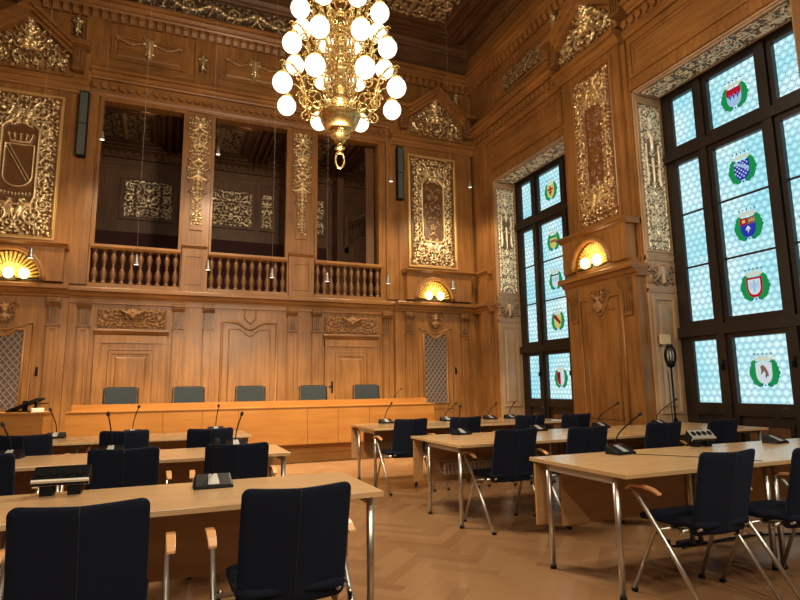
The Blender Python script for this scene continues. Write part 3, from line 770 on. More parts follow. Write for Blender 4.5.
def figurebr(fr, u, z, w, par, h=.42):
    rl = Relief(.24, h, 4); rl.dot(0, h*.30, .055, 1.2); rl.st([(0, h*.15), (0, -h*.2)], .075, .05, 1.1); rl.st([(-.07, h*.18), (.07, h*.18)], .04, .04, 1)
    rl.leaf(0, -h*.15, R(-70), .14, .04); rl.leaf(0, -h*.15, R(-110), .14, .04); rl.dot(0, h*.42, .04); rl.spiral(.08, h*.3, .045, 0, 1, 1, leaves=False); rl.spiral(-.08, h*.3, .045, PI, -1, 1, leaves=False); rl.dense(.05, .022, None, .5)
    rl.make('figure_bracket', G_FIG, fr, u, w, z, par, res=.012, amp=.11, mask=lambda X, Y, hh: (hh > .02) & (np.abs(X) < .115-.03*(Y < -h*.2)))
for i, (a, b) in enumerate(((-1.32, .10), (.80, 2.26), (3.02, 4.42))):
    raised_panel(BACK, a, b, 7.92, 8.46, .0, wall_back, M_H, 'attic_panel', .05)
    bullhead(BACK, (a+b)/2, 8.26, ['dark bull head with garland in the attic above the left gallery opening', 'dark bull head with garland in the attic above the middle gallery opening', 'dark bull head with garland above the right gallery opening, behind the chandelier'][i])
for u in (-1.62, .44, 2.63, 4.72): MB(BACK).box(u-.16, u+.16, 0, .06, 7.6, 8.72).build('attic_pier', M_V, wall_back)
for u, z in ((.44, 8.15), (2.63, 8.12), (-1.93, 8.48), (6.57, 8.5)): figurebr(BACK, u, z, .07 if u in (.44, 2.63) else .02, wall_back)
# frieze of swags under the ceiling
rl = Relief(5.8, .58, 9)
for k in range(6):
    c = .48+k*.95
    if c > 2.8: break
    for t in range(15): a = c-.46+.92*t/14; rl.dot(a, .18-.22*math.sin(PI*t/14), .035+.028*(t % 2), .8)
    rl.spiral(c, .05, .13, 0, 1, 1.2); rl.leaf(c-.47, .15, R(-90), .3, .04); rl.leaf(c, -.1, R(-60), .15, .03)
rl.mirror(); rl.dense(.12, .045, None, .4); o = rl.make('carved_frieze', G_DARK, BACK, 1.55, .02, 9.42, wall_back, res=.018, amp=.09)
MB(BACK).box(XL, XR, 0, .015, 9.1, 9.75).build('frieze_board', M_DKH, wall_back)
MB(RIGHT).box(YR, YB, 0, .015, 9.1, 9.75).build('frieze_board', M_H, wall_right)

# gilded drops on the two gallery piers
def drop(uc, label):
    e = empty('carved_drop', (0, 0, 0), label=label, cat='ornament', group='gilded drops on the gallery piers')
    H = 2.36; rl = Relief(.46, H, 6); t = H/2
    for y, r_ in ((t-.16, .13), (t-.50, .14), (t-.86, .12), (t-1.2, .08)):
        rl.spiral(.10, y, r_*.75, PI/2, 1, 1.2); rl.leaf(.04, y-.12, R(-40), .18, .03, 1); rl.leaf(.04, y+.1, R(40), .16, .028, 1)
    rl.dot(0, t-.18, .09, 1.4); rl.dot(0, t-.62, .08, 1.3); rl.dot(0, t-.95, .07, 1.3)
    for k in range(12): y = t-1.2-k*.092; rl.dot(0, y, .055*(1-k/14)+.01, 1.1); rl.leaf(.01, y, R(-30), .10*(1-k/16), .018)
    rl.mirror(); rl.dense(.06, .024, lambda a, b: abs(a) > (.2 if b > -.2 else .09+.05*(b+1.1))); rl.make('carving', G_WALL, BACK, uc, .03, 6.96-H/2, e, res=.011, amp=.09, mask=lambda X, Y, h: h > .02)
    MB(BACK).prism([(uc-.19, 7.02), (uc+.19, 7.02), (uc+.19, 5.6), (uc+.12, 5.45), (uc+.12, 4.5), (uc-.12, 4.5), (uc-.12, 5.45), (uc-.19, 5.6)], 0, .03).build('backboard', M_V, e)
drop(.44, 'gilded carved drop on the left pier between gallery openings'); drop(2.63, 'gilded carved drop on the right pier between gallery openings')

# balustrades in the openings
bal = MB(); bal.lathe([(.055, 0), (.055, .04), (.035, .05), (.035, .08), (.058, .15), (.062, .22), (.03, .32), (.024, .345), (.04, .36), (.024, .375), (.03, .40), (.055, .5), (.05, .56), (.03, .61), (.032, .64), (.055, .65), (.055, .68)], n=12)
balproto = bal.build('baluster', wood('baluster_oak', (.20, .090, .030), (.12, .05, .016), (14, 14, 3)), None)
first = True
for i, (a, b) in enumerate(OPN):
    e = empty('balustrade', ((a+b)/2, 12.03, 3.2), label='oak balustrade across the %s gallery opening' % ('left', 'middle', 'right')[i], cat='balustrade', group='gallery balustrades')
    c = (a+b)/2
    L_ = lambda u, w, z: (u-c, -w-.0, z-3.2)
    m = MB(L_); m.prof([(-.09, 3.96), (.09, 3.96), (.12, 4.0), (.12, 4.05), (-.12, 4.05), (-.12, 4.0)], a, b); m.build('top_rail', M_H, e)
    m = MB(L_); m.box(a, b, -.1, .1, 3.2, 3.29); m.build('bottom_rail', M_H, e)
    n = 10
    for k in range(n):
        q = balproto if first else balproto.copy()
        if not first: COL.objects.link(q)
        first = False
        q.parent = e; q.location = (a+(k+.5)*(b-a)/n-c, 0, .09)
for u0, u1 in ((.20, .68), (2.36, 2.9)):
    m = MB(BACK); m.box(u0, u1, 0, .09, 3.2, 4.08); frame_rect(m, u0+.08, u1-.08, 3.35, 3.95, .03, .09, .105); m.build('pedestal', M_V, wall_back)
    cornice(BACK, u0, u1, 4.08, .1, .06, .05, wall_back, name='pedestal_moulding')
MB(BACK).box(-1.72, 4.8, 0, .03, 3.2, 3.28).build('trim_2', M_H, wall_back)
for a, b in OPN:
    m = MB(BACK); m.box(a, a+.05, -.1, .03, 4.05, 7.06); m.box(b-.05, b, -.1, .03, 4.05, 7.06); m.box(a+.05, b-.05, -.1, .03, 7.0, 7.06); m.build('opening_trim', M_V, wall_back)
m = MB(BACK); m.box(4.24, 4.44, -.34, -.28, 4.05, 7.0); m.build('carved_strip', M_DK, wall_back)

# ------------------------------------------------------------------ gallery behind
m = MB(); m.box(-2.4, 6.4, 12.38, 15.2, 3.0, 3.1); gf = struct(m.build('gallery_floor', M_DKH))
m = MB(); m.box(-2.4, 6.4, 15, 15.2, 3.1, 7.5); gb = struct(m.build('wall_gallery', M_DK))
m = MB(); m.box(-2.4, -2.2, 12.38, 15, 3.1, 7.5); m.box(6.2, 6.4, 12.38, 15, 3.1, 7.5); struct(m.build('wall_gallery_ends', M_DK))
m = MB(); m.box(-2.4, 6.4, 12.38, 15, 7.3, 7.5)
for k in range(4):
    x0_ = -2.12+k*2.1
    for o_, z_ in ((0, 7.16), (.14, 7.20), (.34, 7.23)):
        a, b, c, d = x0_+o_, x0_+2.0-o_, 12.5+o_, 14.85-o_
        m.box(a, b, c, c+.07, z_, 7.3); m.box(a, b, d-.07, d, z_, 7.3); m.box(a, a+.07, c+.07, d-.07, z_, 7.3); m.box(b-.07, b, c+.07, d-.07, z_, 7.3)
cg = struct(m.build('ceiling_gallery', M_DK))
for k in range(4):
    rl = Relief(1.1, 1.4, 60+k); rl.fill(.35); rl.dense(.1, .035)
    rl.make('carved_coffer', giltmat('coffer_gilt_%d' % k, (.09, .045, .02), (.05, .025, .012), (.55, .42, .24), .3, .8), lambda u, w, z: (u, z, 7.29-w), -2.12+k*2.1+1.0, 0, 13.675, cg, res=.025, amp=.07)
for x in (-.6, 1.5, 3.7):  # unseen lamps above the lintel line, added to lift the dark gallery
    q = MB().lathe([(0, 0), (.08, 0), (.08, .04), (0, .04)], (x, 12.52, 7.26), 12).build('gallery_fill_lamp', emis('gallery_fill_lamp', (1, .7, .4), 3), cg)
    ld = bpy.data.lights.new('gallery_fill_light', 'POINT'); ld.energy = 2.5; ld.color = (1, .72, .45); ld.shadow_soft_size = .1
    lo = bpy.data.objects.new('gallery_fill_light', ld); COL.objects.link(lo); lo.location = (x, 12.55, 7.16); lo.parent = cg
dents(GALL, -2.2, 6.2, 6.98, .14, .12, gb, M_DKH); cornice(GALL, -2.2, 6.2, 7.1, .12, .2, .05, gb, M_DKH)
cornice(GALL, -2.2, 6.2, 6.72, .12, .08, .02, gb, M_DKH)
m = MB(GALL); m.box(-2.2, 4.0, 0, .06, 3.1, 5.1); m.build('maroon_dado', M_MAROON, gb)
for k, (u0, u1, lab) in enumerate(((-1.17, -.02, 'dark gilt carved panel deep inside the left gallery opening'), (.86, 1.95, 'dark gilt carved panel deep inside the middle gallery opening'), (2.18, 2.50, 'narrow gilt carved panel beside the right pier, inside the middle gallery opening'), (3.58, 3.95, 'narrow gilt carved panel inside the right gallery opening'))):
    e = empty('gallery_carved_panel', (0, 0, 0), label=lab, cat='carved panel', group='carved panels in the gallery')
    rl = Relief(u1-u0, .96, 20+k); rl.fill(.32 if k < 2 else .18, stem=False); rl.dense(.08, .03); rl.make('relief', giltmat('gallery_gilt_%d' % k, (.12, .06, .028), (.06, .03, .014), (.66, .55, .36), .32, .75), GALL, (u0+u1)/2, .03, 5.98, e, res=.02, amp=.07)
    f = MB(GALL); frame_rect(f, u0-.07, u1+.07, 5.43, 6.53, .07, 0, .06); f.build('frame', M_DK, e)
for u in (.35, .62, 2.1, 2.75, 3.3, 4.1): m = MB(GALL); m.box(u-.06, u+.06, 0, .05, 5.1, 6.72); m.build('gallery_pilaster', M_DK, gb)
# gallery staircase seen in the right opening
e = empty('gallery_stair', (0, 0, 0), label='dark wooden stair with railing rising behind the right gallery opening', cat='stair')
m = MB(GALL); m.prism([(4.3, 3.1), (6.2, 3.1), (6.2, 6.1), (4.42, 5.05), (4.3, 5.0)], .35, .5); m.build('stair_wall', M_DK, e)
m = MB(GALL); m.tube([(4.45, .45, 5.75), (6.1, .45, 6.75)], .045, n=6); m.tube([(4.45, .45, 5.1), (6.1, .45, 6.1)], .035, n=6); m.build('handrail', M_DK, e)
m = MB(GALL); m.box(4.38, 4.50, .38, .5, 4.9, 5.95); m.ball((4.44, .44, 6.0), .06); m.build('newel', M_DK, e)
bp = MB(GALL).tube([(0, .45, 0), (0, .45, .66)], .028, n=6)
for k in range(9):
    m = MB(GALL); u = 4.6+k*.165; z = 5.12+(u-4.45)*.606; m.tube([(u, .45, z), (u, .45, z+.62)], [.03, .02], n=6); m.build('stair_baluster', M_DK, e)
m = MB(GALL); m.box(4.15, 4.32, 0, .6, 3.1, 7.0); m.build('gallery_pier', M_DK, gb)

# ------------------------------------------------------------------ right wall: windows
CRESTS = {2: ['drops', 'check', 'goldblue', 'eagle', 'horse'], 1: ['redcross', 'goldband', 'towers', 'bend', 'halves']}
GL = ['red', 'blue', 'green', 'white', 'gold', 'brown', 'black', 'sky', 'cream']
def shieldpoly(s=1.0, n=6):
    w, h = .105*s, .15*s
    P = [(-w, h*.75), (w, h*.75), (w, -.1*h)]
    for k in range(1, n): a = PI/2*k/n; P.append((w*math.cos(a)**.8, -.1*h-.9*h*math.sin(a)))
    P.append((0, -h))
    for k in range(n-1, 0, -1): a = PI/2*k/n; P.append((-w*math.cos(a)**.8, -.1*h-.9*h*math.sin(a)))
    P.append((-w, -.1*h)); return P
def crest(fr, u, z, kind, par, S=1.0, mir=1):
    i = GL.index
    mats = [CR[g] for g in GL]
    def poly(mb, P, w, g): mb.prism([(u+a*S*mir, z+b*S) for a, b in P], w, w+.004, i(g))
    wr = MB(fr)
    for sg in (-1, 1):
        for (x, y, r) in [(.150*math.cos(R(q)), -.01+.155*math.sin(R(q)), .040+.007*(k%2)) for k, q in enumerate((-62, -42, -22, -2, 18, 38))]+[(.118, .118, .028)]:
            wr.prism([(u+sg*x*S+r*S*(1+.25*(q % 2))*math.cos(q*PI/5), z+y*S+r*S*1.15*math.sin(q*PI/5)) for q in range(10)], .012, .016, i('green'))
    for k in range(9): a = R(-160+k*17.5); wr.prism([(u+S*(.15*math.cos(a)+.012*math.cos(q*PI/3)), z+S*(-.12+.05*math.sin(a)+.012*math.sin(q*PI/3))) for q in range(6)], .013, .017, i('blue' if k in (3, 4, 5) else 'green'))
    wr.build('wreath', mats, par)
    c = MB(fr)
    P = [(-.11, .135), (.11, .135), (.125, .19), (.075, .165), (.05, .205), (.025, .165), (0, .21), (-.025, .165), (-.05, .205), (-.075, .165), (-.125, .19)]
    poly(c, P, .012, 'cream')
    for k in range(5):
        x = -.11+k*.055; poly(c, [(x+.009*math.cos(q*PI/3), 0.222+.012*math.sin(q*PI/3)) for q in range(6)], .014, 'black')
    c.build('crown', mats, par)
    s = MB(fr); base = dict(drops='sky', check='blue', goldblue='blue', eagle='red', horse='white', redcross='gold', goldband='gold', towers='white', bend='gold', halves='white')[kind]
    poly(s, shieldpoly(1.0), .018, base)
    q = .023
    if kind == 'drops':
        poly(s, [(-.105, .11), (.105, .11), (.105, .035), (.08, -.01), (.055, .04), (.03, -.01), (0, .04), (-.03, -.01), (-.055, .04), (-.08, -.01), (-.105, .035)], q, 'red')
        for x in (-.055, 0, .055): poly(s, [(x-.014, .0), (x, .03), (x+.014, 0), (x, -.05)], q, 'blue')
    elif kind == 'check':
        for a in range(7):
            for b in range(8):
                if (a+b) % 2: 
                    x, y = -.09+a*.028, .10-b*.03
                    if y > -.08 or abs(x) < .06: poly(s, [(x-.012, y), (x, y+.013), (x+.012, y), (x, y-.013)], q, 'white')
        poly(s, [(-.105, .085), (-.07, .105), (.105, -.0), (.10, -.045)], q+.003, 'sky')
    elif kind == 'goldblue':
        poly(s, [(-.105, .11), (.0, .11), (.0, .02), (-.105, .02)], q, 'red'); poly(s, [(.0, .11), (.105, .11), (.105, .02), (0, .02)], q, 'brown')
        poly(s, [(-.07, .085), (-.03, .085), (-.03, .045), (-.07, .045)], q+.003, 'gold')
        for k in range(3): poly(s, [(.02+k*.028, .05), (.035+k*.028, .095), (.04+k*.028, .05)], q+.003, 'gold')
        poly(s, [(-.02, -.02), (0, .0), (.02, -.02), (.035, -.055), (0, -.045), (-.035, -.055)], q, 'white'); poly(s, [(-.012, -.05), (.012, -.05), (0, -.10)], q, 'white')
    elif kind == 'eagle':
        P = [(a*.76, b*.76) for a, b in shieldpoly(1.0)]; poly(s, P, q, 'white')
        for k in range(5):
            for sg in (-1, 1): poly(s, [(0, .0), (sg*.06, .06-k*.025), (sg*.064, .045-k*.025)], q+.003, 'sky')
        poly(s, [(-.012, .07), (.012, .07), (.018, -.06), (0, -.09), (-.018, -.06)], q+.004, 'sky')
    elif kind == 'horse':
        poly(s, [(-.04, .06), (-.01, .085), (.03, .05), (.055, -.01), (.06, -.06), (.035, -.05), (.01, -.0), (-.03, .02)], q, 'brown')
        poly(s, [(-.03, .02), (-.0, .0), (-.04, -.04)], q, 'brown'); poly(s, [(.02, -.03), (.04, -.05), (.02, -.09)], q, 'black')
    elif kind == 'redcross':
        poly(s, [(-.02, .09), (.02, .09), (.015, -.1), (-.015, -.1)], q, 'red'); poly(s, [(-.08, .04), (.08, .04), (.08, .0), (-.08, .0)], q, 'red')
        poly(s, [(-.05, -.03), (.05, -.03), (.03, -.06), (-.03, -.06)], q+.003, 'black')
    elif kind == 'goldband':
        poly(s, [(-.105, .11), (.105, .11), (.105, .06), (-.105, .06)], q, 'green'); poly(s, [(-.09, .02), (.09, .02), (.09, -.03), (-.09, -.03)], q, 'brown')
    elif kind == 'towers':
        for x in (-.06, -.0, .06): poly(s, [(x-.02, -.03), (x+.02, -.03), (x+.02, .05), (x-.02, .05)], q, 'sky')
        poly(s, [(-.105, .11), (.105, .11), (.105, .085), (-.105, .085)], q, 'black')
    elif kind == 'bend':
        poly(s, [(-.105, .11), (-.05, .11), (.10, -.04), (.07, -.08), (-.105, .06)], q, 'black'); poly(s, [(-.105, .1), (-.07, .11), (.09, -.05), (.08, -.065)], q+.003, 'red')
    elif kind == 'halves':
        poly(s, [(-.105, .11), (0, .11), (0, -.15), (-.06, -.12), (-.1, -.05)], q, 'red'); poly(s, [(-.08, .08), (-.03, .06), (-.03, -.03), (-.07, -.02)], q+.003, 'black')
    s.build('shield', mats, par)
ROWS = [(.976, 1.908), (2.22, 3.068), (3.098, 3.939), (3.969, 4.785), (5.10, 5.93)]
def window(n, u0, u1, crests):
    # u0..u1 opening along the wall; far column is the one at larger u
    c = (u0+u1)/2; fr = RIGHT
    g = -.65
    cols = [(c+.643, c+1.07), (c-.39, c+.39), (c-1.07, c-.643)]
    f = MB(fr)
    f.box(u0, c-1.07, g-.05, g+.05, 0, WZ1); f.box(c+1.07, u1, g-.05, g+.05, 0, WZ1)
    for a, b in ((c+.39, c+.643), (c-.643, c-.39)): f.box(a, b, g-.05, g+.08, 0, WZ1); f.box(a+.07, b-.07, g+.08, g+.13, .1, WZ1-.1)
    for a, b in cols:
        f.box(a, b, g-.05, g+.08, 5.93, WZ1); f.box(a, b, g-.05, g+.08, 4.785, 5.10); f.box(a, b, g-.05, g+.08, 1.908, 2.22); f.box(a, b, g-.05, g+.08, .80, .976)
        f.box(a, b, g-.05, g+.03, 0, .8)
        for z in (3.083, 3.954): f.box(a, b, g-.02, g+.02, z-.015, z+.015)
    f.box(u0, u1, g+.08, g+.14, 4.87, 5.02); f.box(u0, u1, g+.08, g+.14, 1.98, 2.13)
    o = struct(f.build('window_%d' % n, M_FRAME))
    for a, b in cols:
        frame_rect(MB(fr), a+.04, b-.04, .12, .72, .05, g+.03, g+.05).build('lower_panel', M_FRAME, o)
        m = MB(fr); m.box(a+.10, b-.10, g+.02, g+.045, .18, .66); m.build('lower_panel', M_DK, o)
    for ri, (z0, z1) in enumerate(ROWS):
        for ci, (a, b) in enumerate(cols):
            m = MB(fr); m.box(a, b, g-.005, g+.005, z0, z1); p = m.build('pane', M_PANE, o)
            if ci == 1 and crests: crest(lambda u, w, z, g=g: fr(u, g+w, z), c, (z0+z1)/2-.03, crests[4-ri], p, 1.1, -1)
    # handles
    h = MB(fr)
    for u in (c+.51, c-.51): h.box(u-.015, u+.015, g+.13, g+.15, 1.45, 1.6); h.tube([(u, g+.14, 1.53), (u, g+.19, 1.53), (u, g+.19, 1.45)], .012)
    h.build('window_handle', M_BLK, o)
    return o
window(1, *WIN[0], CRESTS[1]); window(2, *WIN[1], CRESTS[2]); window(3, *WIN[2], None); window(4, *WIN[3], None)

# carved linings of the reveals
def reveal(u1, u0, which):
    fr = REV(u1); e = empty('carved_window_lining', (0, 0, 0), label='pale gilt carved lining on the far side of the %s' % which, cat='carved panel', group='carved window linings')
    MB(fr).box(-.0, .60, 0, .03, 0, WZ1).build('lining_board', M_CREAMW, e)
    f = MB(fr); frame_rect(f, .03, .58, 3.36, 5.93, .03, .03, .055); f.build('frame', M_CREAMW, e)
    rl = Relief(.48, 2.5, 31+int(u1)); t = 1.25
    rl.spiral(.09, t-.12, .07, 0, 1); rl.spiral(.09, t-.33, .08, PI, -1); rl.spiral(.10, t-.56, .07, 0, 1); rl.dot(0, t-.25, .06); rl.leaf(0, t-.4, R(70), .2, .03); rl.leaf(0, t-.6, R(50), .18, .03)
    rl.st([(.0, t-.62), (0, t-.78)], .03, .02); rl.st([(.13, t-.70), (.14, t-1.0), (.12, t-1.25), (.14, t-1.4)], .016, .02, .9)
    rl.st([(0, t-.95), (0, t-1.45)], .03, .012, .8); rl.dot(.13, t-1.15, .035); rl.leaf(.13, t-1.2, R(-110), .15, .02)
    for y in (t-1.58, t-1.80, t-2.02, t-2.25): rl.spiral(.09, y, .075, PI/2, 1 if int(y*10) % 2 else -1); rl.leaf(0, y, R(60), .13, .022)
    for y in np.arange(-1.2, 1.2, .11): rl.leaf(.20, float(y), R(80), .09, .015)
    for k in range(30): rl.leaf(rl.rg.uniform(.02, .15), rl.rg.uniform(-1.22, 1.22), rl.rg.uniform(0, 6), .09, .014)
    rl.mirror(); rl.dense(.05, .016, lambda a, b: abs(a) < .11 and -.25 < b < .65); rl.make('relief', G_CREAM, fr, .305, .035, 4.645, e, res=.0105, amp=.05)
    o = Relief(.56, .38, 77)
    o.dot(0, .07, .06, 1.3); o.st([(0, .1), (.0, -.12)], .06, .035, 1.3); o.spiral(.17, -.02, .08, PI, 1); o.spiral(.24, .08, .04, 0, -1)
    for k in range(5): o.leaf(.03, .03, R(60-k*28), .18, .028)
    o.mirror(); o.dense(.06, .022, lambda a, b: a > .26 or abs(b) > .13+.04*(a < .1), .6); o.make('winged_ornament', G_REVW, fr, .28, .04, 2.98, e, res=.010, amp=.09, mask=lambda X, Y, h: h > .02)
    raised_panel(fr, .06, .51, .8, 2.62, .03, e, M_CREAMW, 'wood_panel', .04)
    f = MB(fr); f.prof([(0, 2.70), (.05, 2.70), (.07, 2.76), (0, 2.76)], 0, .56); f.build('moulding', M_CREAMW, e); f = MB(fr); f.prof([(0, 3.22), (.05, 3.22), (.08, 3.3), (0, 3.3)], 0, .56); f.build('moulding', M_CREAMW, e)
    # near side of the reveal, plain, and the soffit
    m = MB(lambda u, w, z: (7+u, u0+w, z)); m.box(0, .56, 0, .03, 0, WZ1); m.build('lining_board', M_CREAMW, e)
    s = empty('carved_soffit', (0, 0, 0), label='pale gilt carved soffit over the %s' % which, cat='carved panel', group='carved window soffits')
    fs = lambda u, w, z: (7+z, u, WZ1-.03-w)
    m = MB(fs); m.box(u0, u1, -.03, .0, 0, .56); m.build('soffit_board', M_CREAMW, s)
    m = MB(fs); frame_rect(m, u0+.05, u1-.05, .03, .53, .03, 0, .022); m.build('frame', M_CREAMW, s)
    rl = Relief(2.42, .42, 12+int(u1)); rl.fill(.21, stem=False)
    for k in range(50): rl.leaf(rl.rg.uniform(-1.2, 1.2), rl.rg.uniform(-.15, .15), rl.rg.uniform(0, 6), .12, .018)
    rl.dense(.075, .016, None, .5); rl.make('relief', G_SOFF, fs, (u0+u1)/2, .005, .28, s, res=.011, amp=.045)
M_CREAMW = wood('pale_oak', (.52, .35, .205), (.37, .235, .13), (16, 16, 1.2), rough=.4)
G_REVW = giltmat('carved_pale_oak', (.22, .13, .08), (.14, .08, .05), (.42, .30, .2), .1, .8, gmetal=0, rough=.45)
reveal(WIN[0][1], WIN[0][0], 'window nearest the back corner'); reveal(WIN[1][1], WIN[1][0], 'large window at the right edge')
for w in WIN[:3]:
    m = MB(RIGHT); u0, u1 = w
    m.box(u0-.10, u0, 0, .035, 0, WZ1+.1); m.box(u1, u1+.10, 0, .035, 0, WZ1+.1); m.box(u0-.0, u1+.0, 0, .045, WZ1, WZ1+.12); m.build('window_architrave', M_V, wall_right)
    raised_panel(RIGHT, u0+.02, u1-.02, 6.32, 6.98, .0, wall_right, M_H, 'fascia_panel', .05)
    raised_panel(RIGHT, u0+.1, u1-.2, 7.92, 8.55, .0, wall_right, M_H, 'attic_panel', .06)
    if u0 > 8:
        rl = Relief(1.5, .4, 15); rl.fill(.26, stem=False); rl.dense(.09, .03); rl.make('attic_carving', G_FIG, RIGHT, (u0+u1)/2-.05, .02, 8.23, wall_right, res=.017, amp=.06)

# piers between the windows
def pier(uc, carved, label_p, label_l, label_c):
    a, b = uc-.83, uc+.83
    MB(RIGHT).box(a, b, 0, .20, 0, 3.0).build('pier_base', M_V, wall_right)
    cornice(RIGHT, a-.06, b+.06, 2.96, .20, .18, .18, wall_right)
    MB(RIGHT).box(a+.02, b-.02, 0, .22, 3.16, 3.26).build('pier_course', M_H, wall_right)
    MB(RIGHT).box(a+.10, b-.10, 0, .12, 3.2, 7.06).build('pier_upper', M_V, wall_right)
    MB(RIGHT).box(a+.02, b-.02, 0, .05, 3.2, 7.06).build('pier_upper', M_V, wall_right)
    for sg in (-1, 1):
        u = uc+sg*.64; m = MB(RIGHT); m.box(u-.1, u+.1, .2, .24, 2.35, 2.9); m.prof([(.2, 2.75), (.25, 2.75), (.31, 2.84), (.32, 2.94), (.2, 2.96)], u-.11, u+.11)
        for k in range(3): m.box(u-.07+k*.055, u-.04+k*.055, .24, .265, 2.42, 2.72)
        m.build('capital', M_CARV, wall_right)
    notched(uc-.50, uc+.50, .55, 2.72, RIGHT, .21, wall_right, .03, .3); notched(uc-.36, uc+.36, .70, 2.5, RIGHT, .205, wall_right, .016, .24)
    r2 = Relief(.5, .55, 11); r2.dot(0, .03, .055, 1.2); r2.dot(0, -.08, .045, 1.1); r2.dense(.06, .022, lambda a, b: a*a+b*b > .035, .7); r2.spiral(.14, .1, .09, 0, 1, 1.2, leaves=False); r2.spiral(-.14, .1, .09, PI, -1, 1.2, leaves=False)
    for k in range(7): r2.leaf(0, -.03, R(-150+k*20), .22, .035)
    r2.make('cartouche', G_WOOD, RIGHT, uc, .21, 2.68, wall_right, res=.012, amp=.09, mask=lambda X, Y, h: h > .02)
    m = MB(RIGHT); m.box(a, b, .2, .23, 0, .35); m.build('baseboard_right', M_H, wall_right)
    if carved:
        lunette(RIGHT, uc+.05, .10, label_l, uc-.78, uc+.78, z0=3.25, z1=3.83, r=.45)
        gilded(RIGHT, uc-.05, 5.45, .95, 2.80, .12, G_PIER, label_p, 14, 'faint', res=.0135)
        e = pediment(RIGHT, uc-.05, .74, 7.30, 8.45, .14, label_c, 22, G_WALL)
pier(7.50, True, 'reddish carved panel touched with gilt on the pier between the two windows', 'glowing gilt shell lunette lamp on the pier between the two windows', 'carved cartouche in a gable above the pier between the windows')
pier(3.14, False, '', '', '')
pier(-1.22, False, '', '', '')
for u, z in ((8.45, 8.5),): figurebr(RIGHT, u, z, .03, wall_right, .5)
# corner pilaster
m = MB(RIGHT); m.box(11.22, 11.72, 0, .10, 0, 7.06); m.box(11.2, 11.5, .10, .16, 0, 3.0); m.box(11.2, 11.55, .1, .15, 3.2, 3.85); m.build('corner_pilaster', M_V, wall_right)
cornice(RIGHT, 11.12, 11.80, 2.96, .22, .12, .14, wall_right, name='corner_capital'); cornice(RIGHT, 11.16, 11.76, 3.85, .10, .08, .12, wall_right, name='corner_capital')
cornice(RIGHT, 11.0, 11.25, 2.98, .18, .06, .02, wall_right)

# loudspeaker columns
def speaker(u, z0, z1, w, label):
    e = empty('loudspeaker_column', (u, 12-w, z0), label=label, cat='loudspeaker', group='slim loudspeaker columns')
    m = MB(); m.box(-.085, .085, -.07, .05, 0, z1-z0); m.build('cabinet', M_BLK, e, .008)
    m = MB(); m.box(-.065, .065, -.08, -.07, .03, (z1-z0)/2-.01); m.box(-.065, .065, -.08, -.07, (z1-z0)/2+.01, z1-z0-.03); m.build('grille', M_SPK, e)
speaker(-1.70, 5.70, 7.02, .17, 'slim dark loudspeaker column left of the left gallery opening')
speaker(4.93, 5.62, 6.93, .17, 'slim dark loudspeaker column right of the right gallery opening')

# ------------------------------------------------------------------ chandelier
CX, CY = 1.54, 5.27
ch = empty('chandelier', (CX, CY, 3.45), label='large brass chandelier with tiers of white globe lamps hanging from the ceiling', cat='chandelier')
Zo = 3.45
m = MB(); m.lathe([(.0, 3.66), (.035, 3.665), (.055, 3.68), (.03, 3.70), (.03, 3.73), (.06, 3.76), (.07, 3.80), (.10, 3.81), (.11, 3.835), (.09, 3.85), (.07, 3.86), (.13, 3.885), (.17, 3.92), (.195, 3.97), (.203, 4.02), (.215, 4.025), (.215, 4.05), (.203, 4.055), (.19, 4.11), (.155, 4.16), (.10, 4.20), (.07, 4.22)], (0, 0, -Zo), 28)
m.build('bowl', M_BRASS, ch)
m = MB(); pr = [(.07, 4.19), (.05, 4.22), (.055, 4.27), (.075, 4.31), (.08, 4.36), (.055, 4.41), (.04, 4.43), (.06, 4.46), (.09, 4.5), (.10, 4.55), (.08, 4.6), (.05, 4.63)]
z = 4.65
while z < 5.9: pr += [(.045, z), (.06, z+.02), (.075, z+.045), (.06, z+.075), (.045, z+.09), (.06, z+.11), (.05, z+.13)]; z += .16
pr += [(.03, 6.0), (.02, 6.1), (.02, 9.8), (.12, 9.85), (.14, ZC-.0)]
m.lathe(pr, (0, 0, -Zo), 20); m.build('stem', M_BRASS, ch)
m = MB(); m.tube([(.045*math.cos(a), 0, 3.555-Zo+.085*math.sin(a)) for a in [2*PI*k/20 for k in range(20)]], .012, n=8, closed=True); m.lathe([(.02, 3.62), (.02, 3.67)], (0, 0, -Zo), 8); m.build('hanging_ring', M_BRASS, ch)
for k in range(16):
    a = 2*PI*k/16; m = None
m = MB()
for k in range(16):
    a = 2*PI*k/16; c_, s_ = math.cos(a), math.sin(a)
    m.tube([((.19-.02*abs(t-2))*c_, (.19-.02*abs(t-2))*s_, 3.98+t*.03-Zo) for t in range(5)], .012, n=5)
m.build('bowl_gadroons', M_BRASS, ch)
for z_, en in ((2.95, 200), (6.9, 270)):
    ld = bpy.data.lights.new('chandelier_light', 'POINT'); ld.energy = en; ld.color = (1, .82, .58); ld.shadow_soft_size = .3
    lo = bpy.data.objects.new('chandelier_light', ld); COL.objects.link(lo); lo.parent = ch; lo.location = (0, 0, z_-Zo)
